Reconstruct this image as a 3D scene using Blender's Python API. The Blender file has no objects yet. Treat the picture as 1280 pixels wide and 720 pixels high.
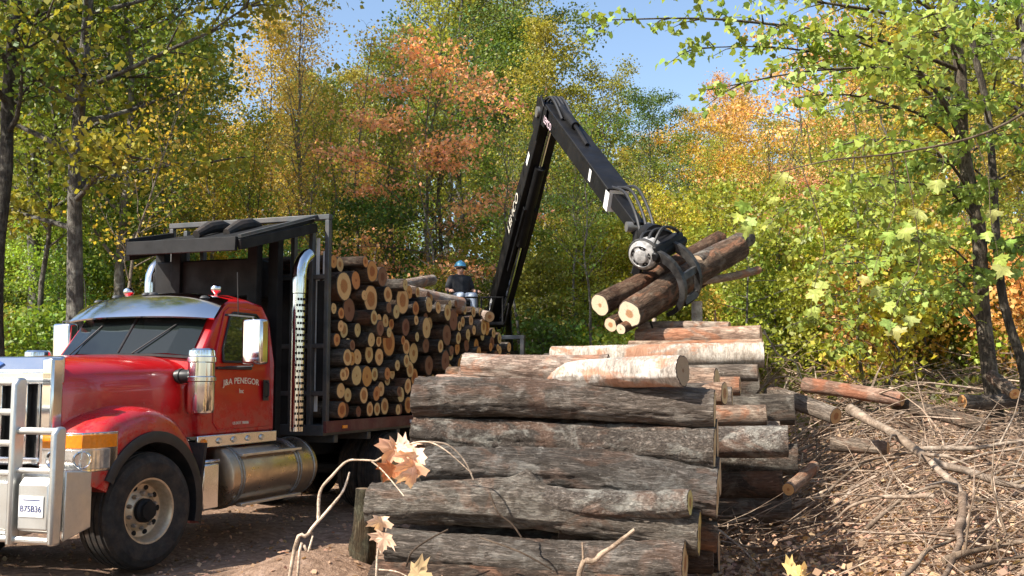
import bpy, bmesh, math, random
import numpy as np
from mathutils import Vector, Matrix, noise

# ------------------------------------------------------------------ scene, camera, light
scene = bpy.context.scene
COL = scene.collection
rad = math.radians
FPX = 1300.0
PITCH = math.atan2(115.0, FPX)
EYE = 1.8
cam_data = bpy.data.cameras.new("camera")
cam_data.sensor_width = 36.0
cam_data.lens = 36.0 * FPX / 1280.0
cam_data.clip_start = 0.05
cam_data.clip_end = 2000
cam = bpy.data.objects.new("camera", cam_data)
COL.objects.link(cam)
cam.location = (0, 0, EYE)
cam.rotation_euler = (math.pi / 2 + PITCH, 0, 0)
scene.camera = cam

SUN_DIR = Vector((-0.80, -0.47, 0.86)).normalized()
world = bpy.data.worlds.new("World")
scene.world = world
world.use_nodes = True
wn = world.node_tree
bg = wn.nodes["Background"]
sky = wn.nodes.new("ShaderNodeTexSky")
sky.sky_type = 'NISHITA'
sky.sun_disc = False
sky.sun_elevation = math.asin(SUN_DIR.z)
sky.sun_rotation = math.atan2(SUN_DIR.x, SUN_DIR.y)
sky.air_density = 1.0
sky.dust_density = 1.0
sky.ozone_density = 1.0
wn.links.new(sky.outputs[0], bg.inputs[0])
bg.inputs[1].default_value = 0.12
sun_data = bpy.data.lights.new("sun", 'SUN')
sun_data.energy = 5.0
sun_data.angle = rad(0.55)
sun_data.color = (1.0, 0.93, 0.82)
sun = bpy.data.objects.new("sun", sun_data)
COL.objects.link(sun)
sun.rotation_euler = SUN_DIR.to_track_quat('Z', 'Y').to_euler()
vs = scene.view_settings
vs.view_transform = 'Standard'
vs.look = 'None'
vs.exposure = 1.0
vs.gamma = 1
vs.use_curve_mapping = False
cy = scene.cycles
cy.max_bounces = 7
cy.diffuse_bounces = 3
cy.glossy_bounces = 4
cy.transmission_bounces = 4
cy.transparent_max_bounces = 6
cy.use_denoising = True
cy.sample_clamp_indirect = 6.0


def ray(px, py):
    u = (px - 640) / FPX
    v = (360 - py) / FPX
    c, s = math.cos(PITCH), math.sin(PITCH)
    return Vector((u, c - v * s, s + v * c))


def at(px, py, Y):
    d = ray(px, py)
    return Vector((0, 0, EYE)) + d * (Y / d.y)


# ------------------------------------------------------------------ helpers
def sstep(a, b, x):
    t = max(0.0, min(1.0, (x - a) / (b - a)))
    return t * t * (3 - 2 * t)


class MB:
    """collects shapes, builds ONE mesh object"""
    def __init__(self):
        self.v = []
        self.f = []
        self.m = []

    def add(self, verts, faces, mi=0, M=None):
        o = len(self.v)
        if M is not None:
            verts = [M @ Vector(p) for p in verts]
        self.v.extend([tuple(p) for p in verts])
        self.f.extend([tuple(i + o for i in f) for f in faces])
        self.m.extend([mi] * len(faces))
        return self

    def box(self, c, s, mi=0, M=None):
        x, y, z = (k / 2 for k in s)
        vs_ = [(c[0] + a * x, c[1] + b * y, c[2] + d * z) for a in (-1, 1) for b in (-1, 1) for d in (-1, 1)]
        return self.add(vs_, [(0, 1, 3, 2), (4, 6, 7, 5), (0, 4, 5, 1), (2, 3, 7, 6), (0, 2, 6, 4), (1, 5, 7, 3)], mi, M)

    def bx(self, a, b, mi=0, M=None):
        return self.box([(a[i] + b[i]) / 2 for i in range(3)], [abs(b[i] - a[i]) for i in range(3)], mi, M)

    def tube(self, pts, radii, n=8, caps=True, mi=0):
        pts = [Vector(p) for p in pts]
        if not hasattr(radii, '__len__'):
            radii = [radii] * len(pts)
        k = len(pts)
        t0 = (pts[1] - pts[0]).normalized()
        up = Vector((0, 0, 1)) if abs(t0.z) < 0.9 else Vector((1, 0, 0))
        nrm = (up - t0 * up.dot(t0)).normalized()
        verts = []
        for i, p in enumerate(pts):
            if i == 0:
                t = (pts[1] - pts[0])
            elif i == k - 1:
                t = (pts[-1] - pts[-2])
            else:
                t = (pts[i + 1] - pts[i - 1])
            t.normalize()
            nrm = nrm - t * nrm.dot(t)
            if nrm.length < 1e-5:
                nrm = t.orthogonal()
            nrm.normalize()
            b = t.cross(nrm)
            for j in range(n):
                a = 2 * math.pi * j / n
                verts.append(p + (nrm * math.cos(a) + b * math.sin(a)) * radii[i])
        faces = []
        for i in range(k - 1):
            for j in range(n):
                j2 = (j + 1) % n
                faces.append((i * n + j, i * n + j2, (i + 1) * n + j2, (i + 1) * n + j))
        if caps:
            faces.append(tuple(range(n - 1, -1, -1)))
            faces.append(tuple((k - 1) * n + j for j in range(n)))
        return self.add(verts, faces, mi)

    def lathe(self, prof, n=24, M=None, mi=0, closed=False):
        """prof: list of (r, h); axis = local Z"""
        verts = []
        for r, h in prof:
            for j in range(n):
                a = 2 * math.pi * j / n
                verts.append((r * math.cos(a), r * math.sin(a), h))
        k = len(prof)
        faces = []
        for i in range(k - 1 if not closed else k):
            i2 = (i + 1) % k
            for j in range(n):
                j2 = (j + 1) % n
                faces.append((i * n + j, i * n + j2, i2 * n + j2, i2 * n + j))
        if not closed:
            if prof[0][0] > 1e-4:
                faces.append(tuple(range(n - 1, -1, -1)))
            if prof[-1][0] > 1e-4:
                faces.append(tuple((k - 1) * n + j for j in range(n)))
        return self.add(verts, faces, mi, M)

    def prism(self, poly, a, b, axis=1, mi=0, M=None):
        """extrude a 2D polygon along an axis from a to b"""
        n = len(poly)

        def P(p, h):
            q = list(p)
            q.insert(axis, h)
            return tuple(q)
        verts = [P(p, a) for p in poly] + [P(p, b) for p in poly]
        faces = [tuple(range(n)), tuple(range(2 * n - 1, n - 1, -1))]
        for i in range(n):
            j = (i + 1) % n
            faces.append((i, i + n, j + n, j))
        return self.add(verts, faces, mi, M)

    def beam(self, A, B, up, w, h, w2=None, h2=None, mi=0):
        A, B, up = Vector(A), Vector(B), Vector(up)
        d = (B - A).normalized()
        s = d.cross(up).normalized()
        u = s.cross(d).normalized()
        w2 = w if w2 is None else w2
        h2 = h if h2 is None else h2
        verts = []
        for P, ww, hh in ((A, w, h), (B, w2, h2)):
            for a, b in ((-1, -1), (1, -1), (1, 1), (-1, 1)):
                verts.append(P + s * (a * ww / 2) + u * (b * hh / 2))
        return self.add(verts, [(3, 2, 1, 0), (4, 5, 6, 7), (0, 1, 5, 4), (1, 2, 6, 5), (2, 3, 7, 6), (3, 0, 4, 7)], mi)

    def build(self, name, mat, parent=None, bevel=0, smooth=True, ang=35, sub=0, fixn=True):
        me = bpy.data.meshes.new(name)
        me.from_pydata(self.v, [], self.f)
        mats = mat if isinstance(mat, (list, tuple)) else [mat]
        for m in mats:
            me.materials.append(m)
        if len(mats) > 1:
            me.polygons.foreach_set("material_index", self.m)
        if fixn:
            b = bmesh.new()
            b.from_mesh(me)
            bmesh.ops.recalc_face_normals(b, faces=b.faces)
            b.to_mesh(me)
            b.free()
        if smooth:
            me.polygons.foreach_set("use_smooth", [True] * len(me.polygons))
            me.set_sharp_from_angle(angle=rad(ang))
        me.update()
        o = bpy.data.objects.new(name, me)
        COL.objects.link(o)
        if parent is not None:
            o.parent = parent
        if bevel:
            md = o.modifiers.new("bevel", 'BEVEL')
            md.width = bevel
            md.segments = 2
            md.limit_method = 'ANGLE'
            md.angle_limit = rad(40)
        if sub:
            md = o.modifiers.new("sub", 'SUBSURF')
            md.levels = md.render_levels = sub
        return o


def tag(o, label, cat, group=None, kind=None):
    if label:
        o["label"] = label
    if cat:
        o["category"] = cat
    if group:
        o["group"] = group
    if kind:
        o["kind"] = kind
    return o


def thing(name, label, cat, loc=(0, 0, 0), rotz=0, group=None):
    o = bpy.data.objects.new(name, None)
    o.empty_display_size = 0.2
    COL.objects.link(o)
    o.location = loc
    o.rotation_euler = (0, 0, rotz)
    return tag(o, label, cat, group)


def text_mesh(s, size, arch=0.0, extrude=0.0015, xscale=1.0):
    cu = bpy.data.curves.new("t", 'FONT')
    cu.body = s
    cu.size = size
    cu.align_x = 'CENTER'
    cu.align_y = 'CENTER'
    cu.extrude = extrude
    cu.resolution_u = 3
    ob = bpy.data.objects.new("t", cu)
    COL.objects.link(ob)
    dg = bpy.context.evaluated_depsgraph_get()
    me = bpy.data.meshes.new_from_object(ob.evaluated_get(dg))
    bpy.data.objects.remove(ob)
    for v in me.vertices:
        v.co.x *= xscale
        v.co.y -= arch * v.co.x ** 2
    return me


def text_obj(name, s, size, mat, parent, M, arch=0, xscale=1.0):
    me = text_mesh(s, size, arch, xscale=xscale)
    me.transform(M)
    me.materials.clear()
    me.materials.append(mat)
    o = bpy.data.objects.new(name, me)
    COL.objects.link(o)
    o.parent = parent
    return o


# ------------------------------------------------------------------ materials
class NT:
    def __init__(self, name):
        self.mat = bpy.data.materials.new(name)
        self.mat.use_nodes = True
        self.t = self.mat.node_tree
        self.b = self.t.nodes["Principled BSDF"]

    def n(self, typ, **kw):
        nd = self.t.nodes.new(typ)
        for k, v in kw.items():
            setattr(nd, k, v)
        return nd

    def l(self, a, b):
        self.t.links.new(a, b)

    def noise(self, vec, scale, detail=4, rough=0.55, dist=0.0):
        nd = self.n("ShaderNodeTexNoise")
        nd.inputs["Scale"].default_value = scale
        nd.inputs["Detail"].default_value = detail
        nd.inputs["Roughness"].default_value = rough
        nd.inputs["Distortion"].default_value = dist
        if vec is not None:
            self.l(vec, nd.inputs["Vector"])
        return nd.outputs["Fac"]

    def ramp(self, fac, stops):
        nd = self.n("ShaderNodeValToRGB")
        el = nd.color_ramp.elements
        while len(el) > 1:
            el.remove(el[-1])
        for i, (p, c) in enumerate(stops):
            e = el[0] if i == 0 else el.new(p)
            e.position = p
            e.color = (c[0], c[1], c[2], 1) if hasattr(c, '__len__') else (c, c, c, 1)
        self.l(fac, nd.inputs[0])
        return nd.outputs[0]

    def mix(self, fac, a, b, mode='MIX'):
        nd = self.n("ShaderNodeMix", data_type='RGBA', blend_type=mode)
        for s, v in ((nd.inputs[0], fac), (nd.inputs[6], a), (nd.inputs[7], b)):
            if isinstance(v, (int, float)):
                s.default_value = v
            elif isinstance(v, tuple):
                s.default_value = (v[0], v[1], v[2], 1)
            else:
                self.l(v, s)
        return nd.outputs[2]

    def math(self, op, a, b=None):
        nd = self.n("ShaderNodeMath", operation=op)
        for s, v in ((nd.inputs[0], a), (nd.inputs[1], b)):
            if v is None:
                continue
            if isinstance(v, (int, float)):
                s.default_value = v
            else:
                self.l(v, s)
        return nd.outputs[0]

    def bump(self, h, strength=0.5, dist=0.02):
        nd = self.n("ShaderNodeBump")
        nd.inputs["Strength"].default_value = strength
        nd.inputs["Distance"].default_value = dist
        self.l(h, nd.inputs["Height"])
        self.l(nd.outputs[0], self.b.inputs["Normal"])

    def coords(self, scale=(1, 1, 1), random_off=True):
        tc = self.n("ShaderNodeTexCoord")
        mp = self.n("ShaderNodeMapping")
        mp.inputs["Scale"].default_value = scale
        self.l(tc.outputs["Object"], mp.inputs[0])
        if random_off:
            oi = self.n("ShaderNodeObjectInfo")
            m = self.math('MULTIPLY', oi.outputs["Random"], 37.0)
            cx = self.n("ShaderNodeCombineXYZ")
            self.l(m, cx.inputs[0])
            self.l(m, cx.inputs[1])
            self.l(cx.outputs[0], mp.inputs["Location"])
        return mp.outputs[0]

    def set(self, **kw):
        for k, v in kw.items():
            s = self.b.inputs[k.replace('_', ' ')]
            if isinstance(v, tuple):
                s.default_value = (v[0], v[1], v[2], 1)
            elif isinstance(v, (int, float)):
                s.default_value = v
            else:
                self.l(v, s)
        return self


def plain(name, col, rough=0.5, metal=0.0, var=0.25, scale=6.0, coat=0.0, dirt=None, dirt_amt=0.5, bump=0.0, spec=0.5):
    N = NT(name)
    v = N.coords((1, 1, 1), False)
    f = N.noise(v, scale, 5, 0.6)
    dark = tuple(c * (1 - var) for c in col)
    lite = tuple(min(1, c * (1 + var)) for c in col)
    c = N.ramp(f, [(0.3, dark), (0.7, lite)])
    r = N.ramp(f, [(0.25, min(1, rough * 1.35)), (0.75, rough * 0.8)])
    if dirt:
        g = N.noise(v, scale * 0.6, 8, 0.7)
        gm = N.ramp(g, [(0.45, 0.0), (0.75, dirt_amt)])
        c = N.mix(gm, c, dirt)
        r = N.mix(gm, r, (0.85, 0.85, 0.85))
    N.set(Base_Color=c, Roughness=r, Metallic=metal)
    N.b.inputs["Coat Weight"].default_value = coat
    N.b.inputs["Coat Roughness"].default_value = 0.06
    N.b.inputs["Specular IOR Level"].default_value = spec
    if bump:
        N.bump(f, bump, 0.01)
    return N.mat


DIRT = (0.22, 0.14, 0.09)
M = {}
def red_mat():
    N = NT('red_paint')
    v = N.coords((1, 1, 1), False)
    f = N.noise(v, 2.0, 4, 0.6)
    c = N.ramp(f, [(0.3, (0.44, 0.005, 0.009)), (0.7, (0.56, 0.008, 0.012))])
    sx = N.n("ShaderNodeSeparateXYZ")
    N.l(v, sx.inputs[0])
    low = N.ramp(N.math('MULTIPLY', sx.outputs[2], 0.4), [(0.42, 1.0), (0.64, 0.08)])
    g = N.ramp(N.noise(v, 9.0, 8, 0.75), [(0.42, 0.0), (0.66, 0.8)])
    k = N.math('MULTIPLY', low, g)
    c = N.mix(k, c, (0.24, 0.13, 0.085))
    r = N.mix(k, (0.22, 0.22, 0.22), (0.85, 0.85, 0.85))
    N.set(Base_Color=c, Roughness=r)
    N.b.inputs["Coat Weight"].default_value = 0.6
    N.b.inputs["Coat Roughness"].default_value = 0.05
    return N.mat


M['red'] = red_mat()
M['black'] = plain('black_steel', (0.006, 0.006, 0.007), 0.6, 0.0, 0.3, 5, dirt=(0.05, 0.04, 0.03), dirt_amt=0.2, spec=0.3)
M['boom'] = plain('black_boom_paint', (0.006, 0.006, 0.007), 0.5, 0.0, 0.3, 4, dirt=(0.05, 0.045, 0.04), dirt_amt=0.22, spec=0.22)
M['rack'] = plain('grey_rack_steel', (0.07, 0.075, 0.08), 0.45, 0.4, 0.3, 5, dirt=DIRT, dirt_amt=0.3)
M['chrome'] = plain('chrome', (0.78, 0.78, 0.78), 0.09, 1.0, 0.06, 3, dirt=(0.3, 0.25, 0.2), dirt_amt=0.12)
M['alu'] = plain('cast_aluminium', (0.72, 0.72, 0.70), 0.36, 1.0, 0.12, 4, dirt=(0.36, 0.31, 0.26), dirt_amt=0.35)
M['tank'] = plain('tank_aluminium', (0.66, 0.54, 0.41), 0.26, 1.0, 0.12, 4, dirt=(0.30, 0.19, 0.11), dirt_amt=0.55)
M['rim'] = plain('wheel_aluminium', (0.62, 0.50, 0.36), 0.4, 0.8, 0.15, 8, dirt=(0.26, 0.18, 0.11), dirt_amt=0.6)
M['rubber'] = plain('tyre_rubber', (0.02, 0.018, 0.017), 0.8, 0.0, 0.3, 9, dirt=(0.10, 0.065, 0.045), dirt_amt=0.7, bump=0.2)
M['plastic'] = plain('black_plastic', (0.016, 0.016, 0.018), 0.42, 0, 0.2, 7, dirt=(0.12, 0.09, 0.07), dirt_amt=0.25)
M['white'] = plain('white_paint', (0.75, 0.75, 0.74), 0.5, 0, 0.08, 8, dirt=(0.4, 0.35, 0.3), dirt_amt=0.35)
M['decal'] = plain('pale_lettering', (0.80, 0.74, 0.62), 0.5, 0, 0.05, 9)
M['pinkdecal'] = plain('worn_pink_white_decal', (0.72, 0.55, 0.62), 0.5, 0, 0.2, 30)
M['plate_ink'] = plain('navy_ink', (0.05, 0.06, 0.2), 0.5, 0, 0.1, 9)
M['blue'] = plain('blue_emblem', (0.06, 0.13, 0.35), 0.3, 0.3, 0.1, 9)
M['amber'] = plain('amber_lens', (0.85, 0.24, 0.01), 0.15, 0, 0.15, 30, coat=0.5)
M['lens'] = plain('headlight_glass', (0.62, 0.62, 0.6), 0.12, 0.7, 0.3, 22, coat=0.6)
M['hose'] = plain('hydraulic_hose', (0.02, 0.02, 0.022), 0.55, 0, 0.2, 9)
M['rod'] = plain('cylinder_rod', (0.7, 0.7, 0.72), 0.12, 1.0, 0.05, 9)
M['grapple_white'] = plain('worn_grapple_steel', (0.40, 0.39, 0.38), 0.5, 0.2, 0.5, 16, dirt=(0.10, 0.09, 0.085), dirt_amt=0.9)
M['worn_steel'] = plain('worn_bare_steel', (0.33, 0.32, 0.31), 0.4, 0.8, 0.3, 12)
M['dark_steel'] = plain('dark_scraped_steel', (0.035, 0.034, 0.034), 0.4, 0.5, 0.4, 10, dirt=(0.22, 0.21, 0.2), dirt_amt=0.5)
M['skin'] = plain('skin', (0.55, 0.31, 0.22), 0.55, 0, 0.1, 12)
M['shirt'] = plain('black_cotton', (0.022, 0.023, 0.026), 0.9, 0, 0.2, 14, bump=0.3)
M['denim'] = plain('light_denim', (0.36, 0.42, 0.52), 0.9, 0, 0.25, 14, bump=0.3)
M['helmet'] = plain('sky_blue_hard_hat', (0.10, 0.36, 0.55), 0.35, 0, 0.08, 9)
M['boot'] = plain('brown_boot', (0.07, 0.04, 0.025), 0.7, 0, 0.2, 14)


def glass_mat():
    N = NT('dark_window_glass')
    N.set(Base_Color=(0.010, 0.014, 0.013), Roughness=0.03, Metallic=0.0)
    N.b.inputs["Specular IOR Level"].default_value = 0.6
    return N.mat


M['glass'] = glass_mat()


def bark_mat(name, dark, mid, lite, lichen, lich_amt, stretch=(1.6, 9, 9), bumpd=0.03, red=0.0):
    N = NT(name)
    v = N.coords(stretch)
    v2 = N.coords((1.6, 2.2, 2.2))
    a = N.noise(v, 2.2, 10, 0.74, 0.4)
    rg = N.noise(v, 2.6, 7, 0.7, 0.2)
    crack = N.ramp(N.math('ABSOLUTE', N.math('SUBTRACT', rg, 0.5)), [(0.0, 0.0), (0.03, 0.55), (0.13, 1.0)])
    big = N.noise(v2, 0.9, 3, 0.5)
    c = N.ramp(a, [(0.28, dark), (0.5, mid), (0.72, lite)])
    c = N.mix(N.math('MULTIPLY', N.math('SUBTRACT', 1.0, crack), 0.5), c, tuple(k * 0.55 for k in dark))
    c = N.mix(N.ramp(big, [(0.35, 0.55), (0.6, 0.0)]), c, tuple(k * 0.9 for k in dark))
    p = N.noise(v2, 2.4, 7, 0.68, 0.6)
    c = N.mix(N.ramp(p, [(0.5, 0.0), (0.62, lich_amt)]), c, lichen)
    sp = N.noise(v2, 22, 3, 0.6)
    c = N.mix(N.ramp(sp, [(0.66, 0.0), (0.7, lich_amt * 0.8)]), c, tuple(min(1, k * 1.25) for k in lichen))
    if red:
        q = N.noise(v2, 1.1, 5, 0.6, 1.2)
        c = N.mix(N.ramp(q, [(0.53, 0.0), (0.6, red)]), c, (0.40, 0.19, 0.11))
    oi = N.n("ShaderNodeObjectInfo")
    c = N.mix(1.0, c, oi.outputs["Color"], 'MULTIPLY')
    N.set(Base_Color=c, Roughness=0.9)
    N.b.inputs["Specular IOR Level"].default_value = 0.25
    h = N.mix(0.5, a, crack)
    N.bump(h, 1.0, bumpd)
    return N.mat


BARKS = {
    'furrow': bark_mat('furrowed_grey_bark', (0.055, 0.044, 0.036), (0.20, 0.168, 0.142), (0.40, 0.355, 0.312), (0.42, 0.40, 0.36), 0.45, (1.8, 15, 15), 0.035, red=0.18),
    'flaky': bark_mat('flaky_speckled_bark', (0.04, 0.032, 0.028), (0.17, 0.14, 0.12), (0.36, 0.32, 0.28), (0.45, 0.44, 0.40), 0.6, (9, 17, 17), 0.025, red=0.2),
    'brown': bark_mat('brown_bark', (0.04, 0.026, 0.018), (0.15, 0.098, 0.07), (0.30, 0.21, 0.155), (0.36, 0.32, 0.26), 0.35, (2.2, 13, 13), 0.03, red=0.45),
    'pale': bark_mat('pale_scuffed_bark', (0.16, 0.11, 0.085), (0.38, 0.29, 0.235), (0.56, 0.46, 0.39), (0.60, 0.55, 0.48), 0.5, (1.6, 11, 11), 0.015, red=0.7),
    'birch': bark_mat('birch_bark', (0.20, 0.16, 0.13), (0.55, 0.49, 0.43), (0.72, 0.67, 0.61), (0.74, 0.71, 0.66), 0.5, (9, 2.2, 2.2), 0.006, red=0.8),
    'trunk': bark_mat('standing_trunk_bark', (0.05, 0.044, 0.038), (0.19, 0.172, 0.15), (0.38, 0.355, 0.32), (0.36, 0.36, 0.31), 0.45, (9, 9, 1.6), 0.03),
    'twig': bark_mat('dry_twig_bark', (0.10, 0.075, 0.055), (0.27, 0.215, 0.17), (0.46, 0.39, 0.32), (0.5, 0.45, 0.38), 0.4, (3, 3, 3), 0.006),
}


def cut_mat():
    N = NT('cut_wood_end')
    tc = N.n("ShaderNodeTexCoord")
    oi = N.n("ShaderNodeObjectInfo")
    sx = N.n("ShaderNodeSeparateXYZ")
    # object coordinates: the disc lies in local YZ; radius is normalised in attribute 'rr'
    at_ = N.n("ShaderNodeAttribute", attribute_name="rr")
    N.l(tc.outputs["Object"], sx.inputs[0])
    nz = N.noise(tc.outputs["Object"], 7.0, 4, 0.6)
    r = N.math('ADD', at_.outputs["Fac"], N.math('MULTIPLY', N.math('SUBTRACT', nz, 0.5), 0.35))
    rings = N.math('SINE', N.math('MULTIPLY', r, 62.0))
    rnd = oi.outputs["Random"]
    heart_r = N.math('ADD', N.math('MULTIPLY', rnd, 0.45), 0.12)
    hm = N.n("ShaderNodeMapRange", interpolation_type='SMOOTHSTEP')
    N.l(r, hm.inputs[0])
    N.l(N.math('SUBTRACT', heart_r, 0.07), hm.inputs[1])
    N.l(N.math('ADD', heart_r, 0.07), hm.inputs[2])
    hm.inputs[3].default_value = 1.0
    hm.inputs[4].default_value = 0.0
    sap = oi.outputs["Color"]
    heart = N.mix(1.0, sap, (0.62, 0.40, 0.27), 'MULTIPLY')
    c = N.mix(hm.outputs[0], sap, heart)
    c = N.mix(N.math('MULTIPLY', N.math('ADD', rings, 1.0), 0.10), c, (0.16, 0.08, 0.04))
    # saw marks and weather stains
    st = N.noise(tc.outputs["Object"], 3.2, 6, 0.7)
    c = N.mix(N.ramp(st, [(0.5, 0.0), (0.75, 0.45)]), c, (0.22, 0.12, 0.06))
    ang_ = N.math('ARCTAN2', sx.outputs[2], sx.outputs[1])
    cv = N.n("ShaderNodeCombineXYZ")
    N.l(N.math('MULTIPLY', ang_, 1.6), cv.inputs[0])
    N.l(N.math('MULTIPLY', rnd, 71.0), cv.inputs[1])
    N.l(N.math('MULTIPLY', r, 0.5), cv.inputs[2])
    ck = N.math('ABSOLUTE', N.math('SUBTRACT', N.noise(cv.outputs[0], 1.3, 2, 0.5), 0.5))
    ckm = N.math('MULTIPLY', N.ramp(ck, [(0.0, 0.85), (0.016, 0.0)]), N.ramp(r, [(0.05, 1.0), (0.75, 0.0)]))
    c = N.mix(ckm, c, (0.05, 0.028, 0.016))
    edge = N.ramp(at_.outputs["Fac"], [(0.90, 0.0), (0.945, 1.0)])
    c = N.mix(edge, c, (0.055, 0.038, 0.028))
    mp = N.n("ShaderNodeMapping")
    mp.inputs["Scale"].default_value = (1, 3, 60)
    mp.inputs["Rotation"].default_value = (0.6, 0, 0)
    N.l(tc.outputs["Object"], mp.inputs[0])
    saw = N.noise(mp.outputs[0], 2.0, 3, 0.5)
    N.set(Base_Color=c, Roughness=0.8)
    N.bump(saw, 0.35, 0.006)
    return N.mat


M['cut'] = cut_mat()


def leaf_mat(name, trans=0.45, rough=0.45):
    N = NT(name)
    at_ = N.n("ShaderNodeAttribute", attribute_name="var")
    oi = N.n("ShaderNodeObjectInfo")
    hs = N.n("ShaderNodeHueSaturation")
    N.l(oi.outputs["Color"], hs.inputs["Color"])
    mr = N.n("ShaderNodeMapRange")
    N.l(at_.outputs["Fac"], mr.inputs[0])
    mr.inputs[3].default_value = 0.47
    mr.inputs[4].default_value = 0.53
    N.l(mr.outputs[0], hs.inputs["Hue"])
    at2 = N.n("ShaderNodeAttribute", attribute_name="val")
    mv = N.n("ShaderNodeMapRange")
    N.l(at2.outputs["Fac"], mv.inputs[0])
    mv.inputs[3].default_value = 0.6
    mv.inputs[4].default_value = 1.55
    N.l(mv.outputs[0], hs.inputs["Value"])
    N.set(Base_Color=hs.outputs[0], Roughness=rough)
    N.b.inputs["Specular IOR Level"].default_value = 0.35
    tr = N.n("ShaderNodeBsdfTranslucent")
    tcol = N.mix(1.0, hs.outputs[0], (1.15, 1.05, 0.55), 'MULTIPLY')
    N.l(tcol, tr.inputs[0])
    mx = N.n("ShaderNodeMixShader")
    mx.inputs[0].default_value = trans
    N.l(N.b.outputs[0], mx.inputs[1])
    N.l(tr.outputs[0], mx.inputs[2])
    N.l(mx.outputs[0], N.t.nodes["Material Output"].inputs[0])
    return N.mat


M['leaf'] = leaf_mat('living_leaves')
M['deadleaf'] = leaf_mat('dry_leaves', 0.25, 0.7)


def ground_mat():
    N = NT('dirt_and_litter')
    tc = N.n("ShaderNodeTexCoord")
    v = tc.outputs["Object"]
    a = N.noise(v, 0.55, 6, 0.6, 0.5)
    b = N.noise(v, 7.0, 8, 0.7)
    c = N.ramp(b, [(0.3, (0.12, 0.075, 0.05)), (0.52, (0.29, 0.19, 0.135)), (0.72, (0.46, 0.335, 0.26))])
    lit = N.ramp(N.noise(v, 19.0, 5, 0.7), [(0.35, (0.11, 0.065, 0.042)), (0.55, (0.29, 0.185, 0.12)), (0.7, (0.46, 0.335, 0.24))])
    c = N.mix(N.ramp(a, [(0.42, 0.0), (0.6, 0.8)]), c, lit)
    # mossy forest floor, patchy, only under the trees
    at_ = N.n("ShaderNodeAttribute", attribute_name="wood")
    mo = N.noise(v, 0.5, 5, 0.65)
    mm = N.math('MULTIPLY', at_.outputs["Fac"], N.ramp(mo, [(0.45, 0.0), (0.58, 0.85)]))
    c = N.mix(mm, c, (0.10, 0.13, 0.028))
    N.set(Base_Color=c, Roughness=0.95)
    N.b.inputs["Specular IOR Level"].default_value = 0.15
    h = N.mix(0.45, b, N.noise(v, 28.0, 4, 0.7))
    N.bump(h, 0.9, 0.06)
    return N.mat


M['ground'] = ground_mat()

# ------------------------------------------------------------------ terrain
RY = [-40, 0, 5, 7, 10.4, 13, 16, 20, 26, 40, 80, 160, 400]
RZ = [0, 0, .22, .40, .66, .92, 1.4, 1.95, 2.5, 3.8, 9, 20, 30]
LY = [-40, 0, 9, 19.5, 22.5, 26, 32, 40, 80, 160, 400]
LZ = [0, 0, 0, 0, .35, 1.1, 2.1, 3.4, 9, 20, 30]


def terrain(x, y, fine=True):
    zr = float(np.interp(y, RY, RZ))
    zl = float(np.interp(y, LY, LZ))
    k = sstep(2.0, 4.2, x - 0.05 * max(0, y - 8))
    z = zl + (zr - zl) * k
    if x < -7:
        z += 0.6 * sstep(-7, -12, x) * sstep(4, 14, y)
    if fine:
        amp = 0.05 + 0.16 * k + 0.25 * sstep(22, 30, y)
        z += amp * noise.fractal(Vector((x * .55, y * .55, 3.1)), 1.0, 2.0, 4)
        z += 0.025 * noise.noise(Vector((x * 3.1, y * 3.1, 9.7)))
        # low bank of pushed-up soil by the left end of the log pile
        z += 0.30 * math.exp(-(((x + 1.75) / 0.7) ** 2 + ((y - 9.2) / 0.7) ** 2))
        # wheel ruts along the track
        w = (x + 3.44) * -0.94 + (y - 10.1) * 0.342
        z -= 0.06 * math.exp(-((w - 0.0) / 0.22) ** 2) * (1 - k)
    return z


def build_terrain():
    xs = np.concatenate([np.linspace(-140, -14, 26), np.linspace(-13, 11, 150), np.linspace(12, 140, 26)])
    ys = np.concatenate([np.linspace(-30, 3, 14), np.linspace(3.3, 24, 140), np.linspace(24.6, 60, 60), np.linspace(63, 380, 24)])
    nx, ny = len(xs), len(ys)
    verts = [(x, y, terrain(x, y)) for y in ys for x in xs]
    faces = [(j * nx + i, j * nx + i + 1, (j + 1) * nx + i + 1, (j + 1) * nx + i) for j in range(ny - 1) for i in range(nx - 1)]
    me = bpy.data.meshes.new("ground")
    me.from_pydata(verts, [], faces)
    me.materials.append(M['ground'])
    att = me.attributes.new("wood", 'FLOAT', 'POINT')
    att.data.foreach_set("value", [sstep(15, 19, v[1]) * (1 if v[0] > 2.5 else sstep(22, 26, v[1])) for v in verts])
    me.polygons.foreach_set("use_smooth", [True] * len(me.polygons))
    o = bpy.data.objects.new("ground", me)
    COL.objects.link(o)
    o["kind"] = "structure"
    return o


build_terrain()

# ------------------------------------------------------------------ truck
TD = Vector((math.sin(rad(20)), math.cos(rad(20)), 0))      # rearward
TP = Vector((-TD.y, TD.x, 0))                               # away from the near side
TW0 = Vector((-3.44, 10.1, 0))
HALF = 1.22
TROT = math.atan2(TD.y, TD.x)
TORG = TW0 + TP * HALF


def tl(t, y, z):
    """truck local -> world"""
    return TORG + TD * t + TP * y + Vector((0, 0, z))


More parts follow.
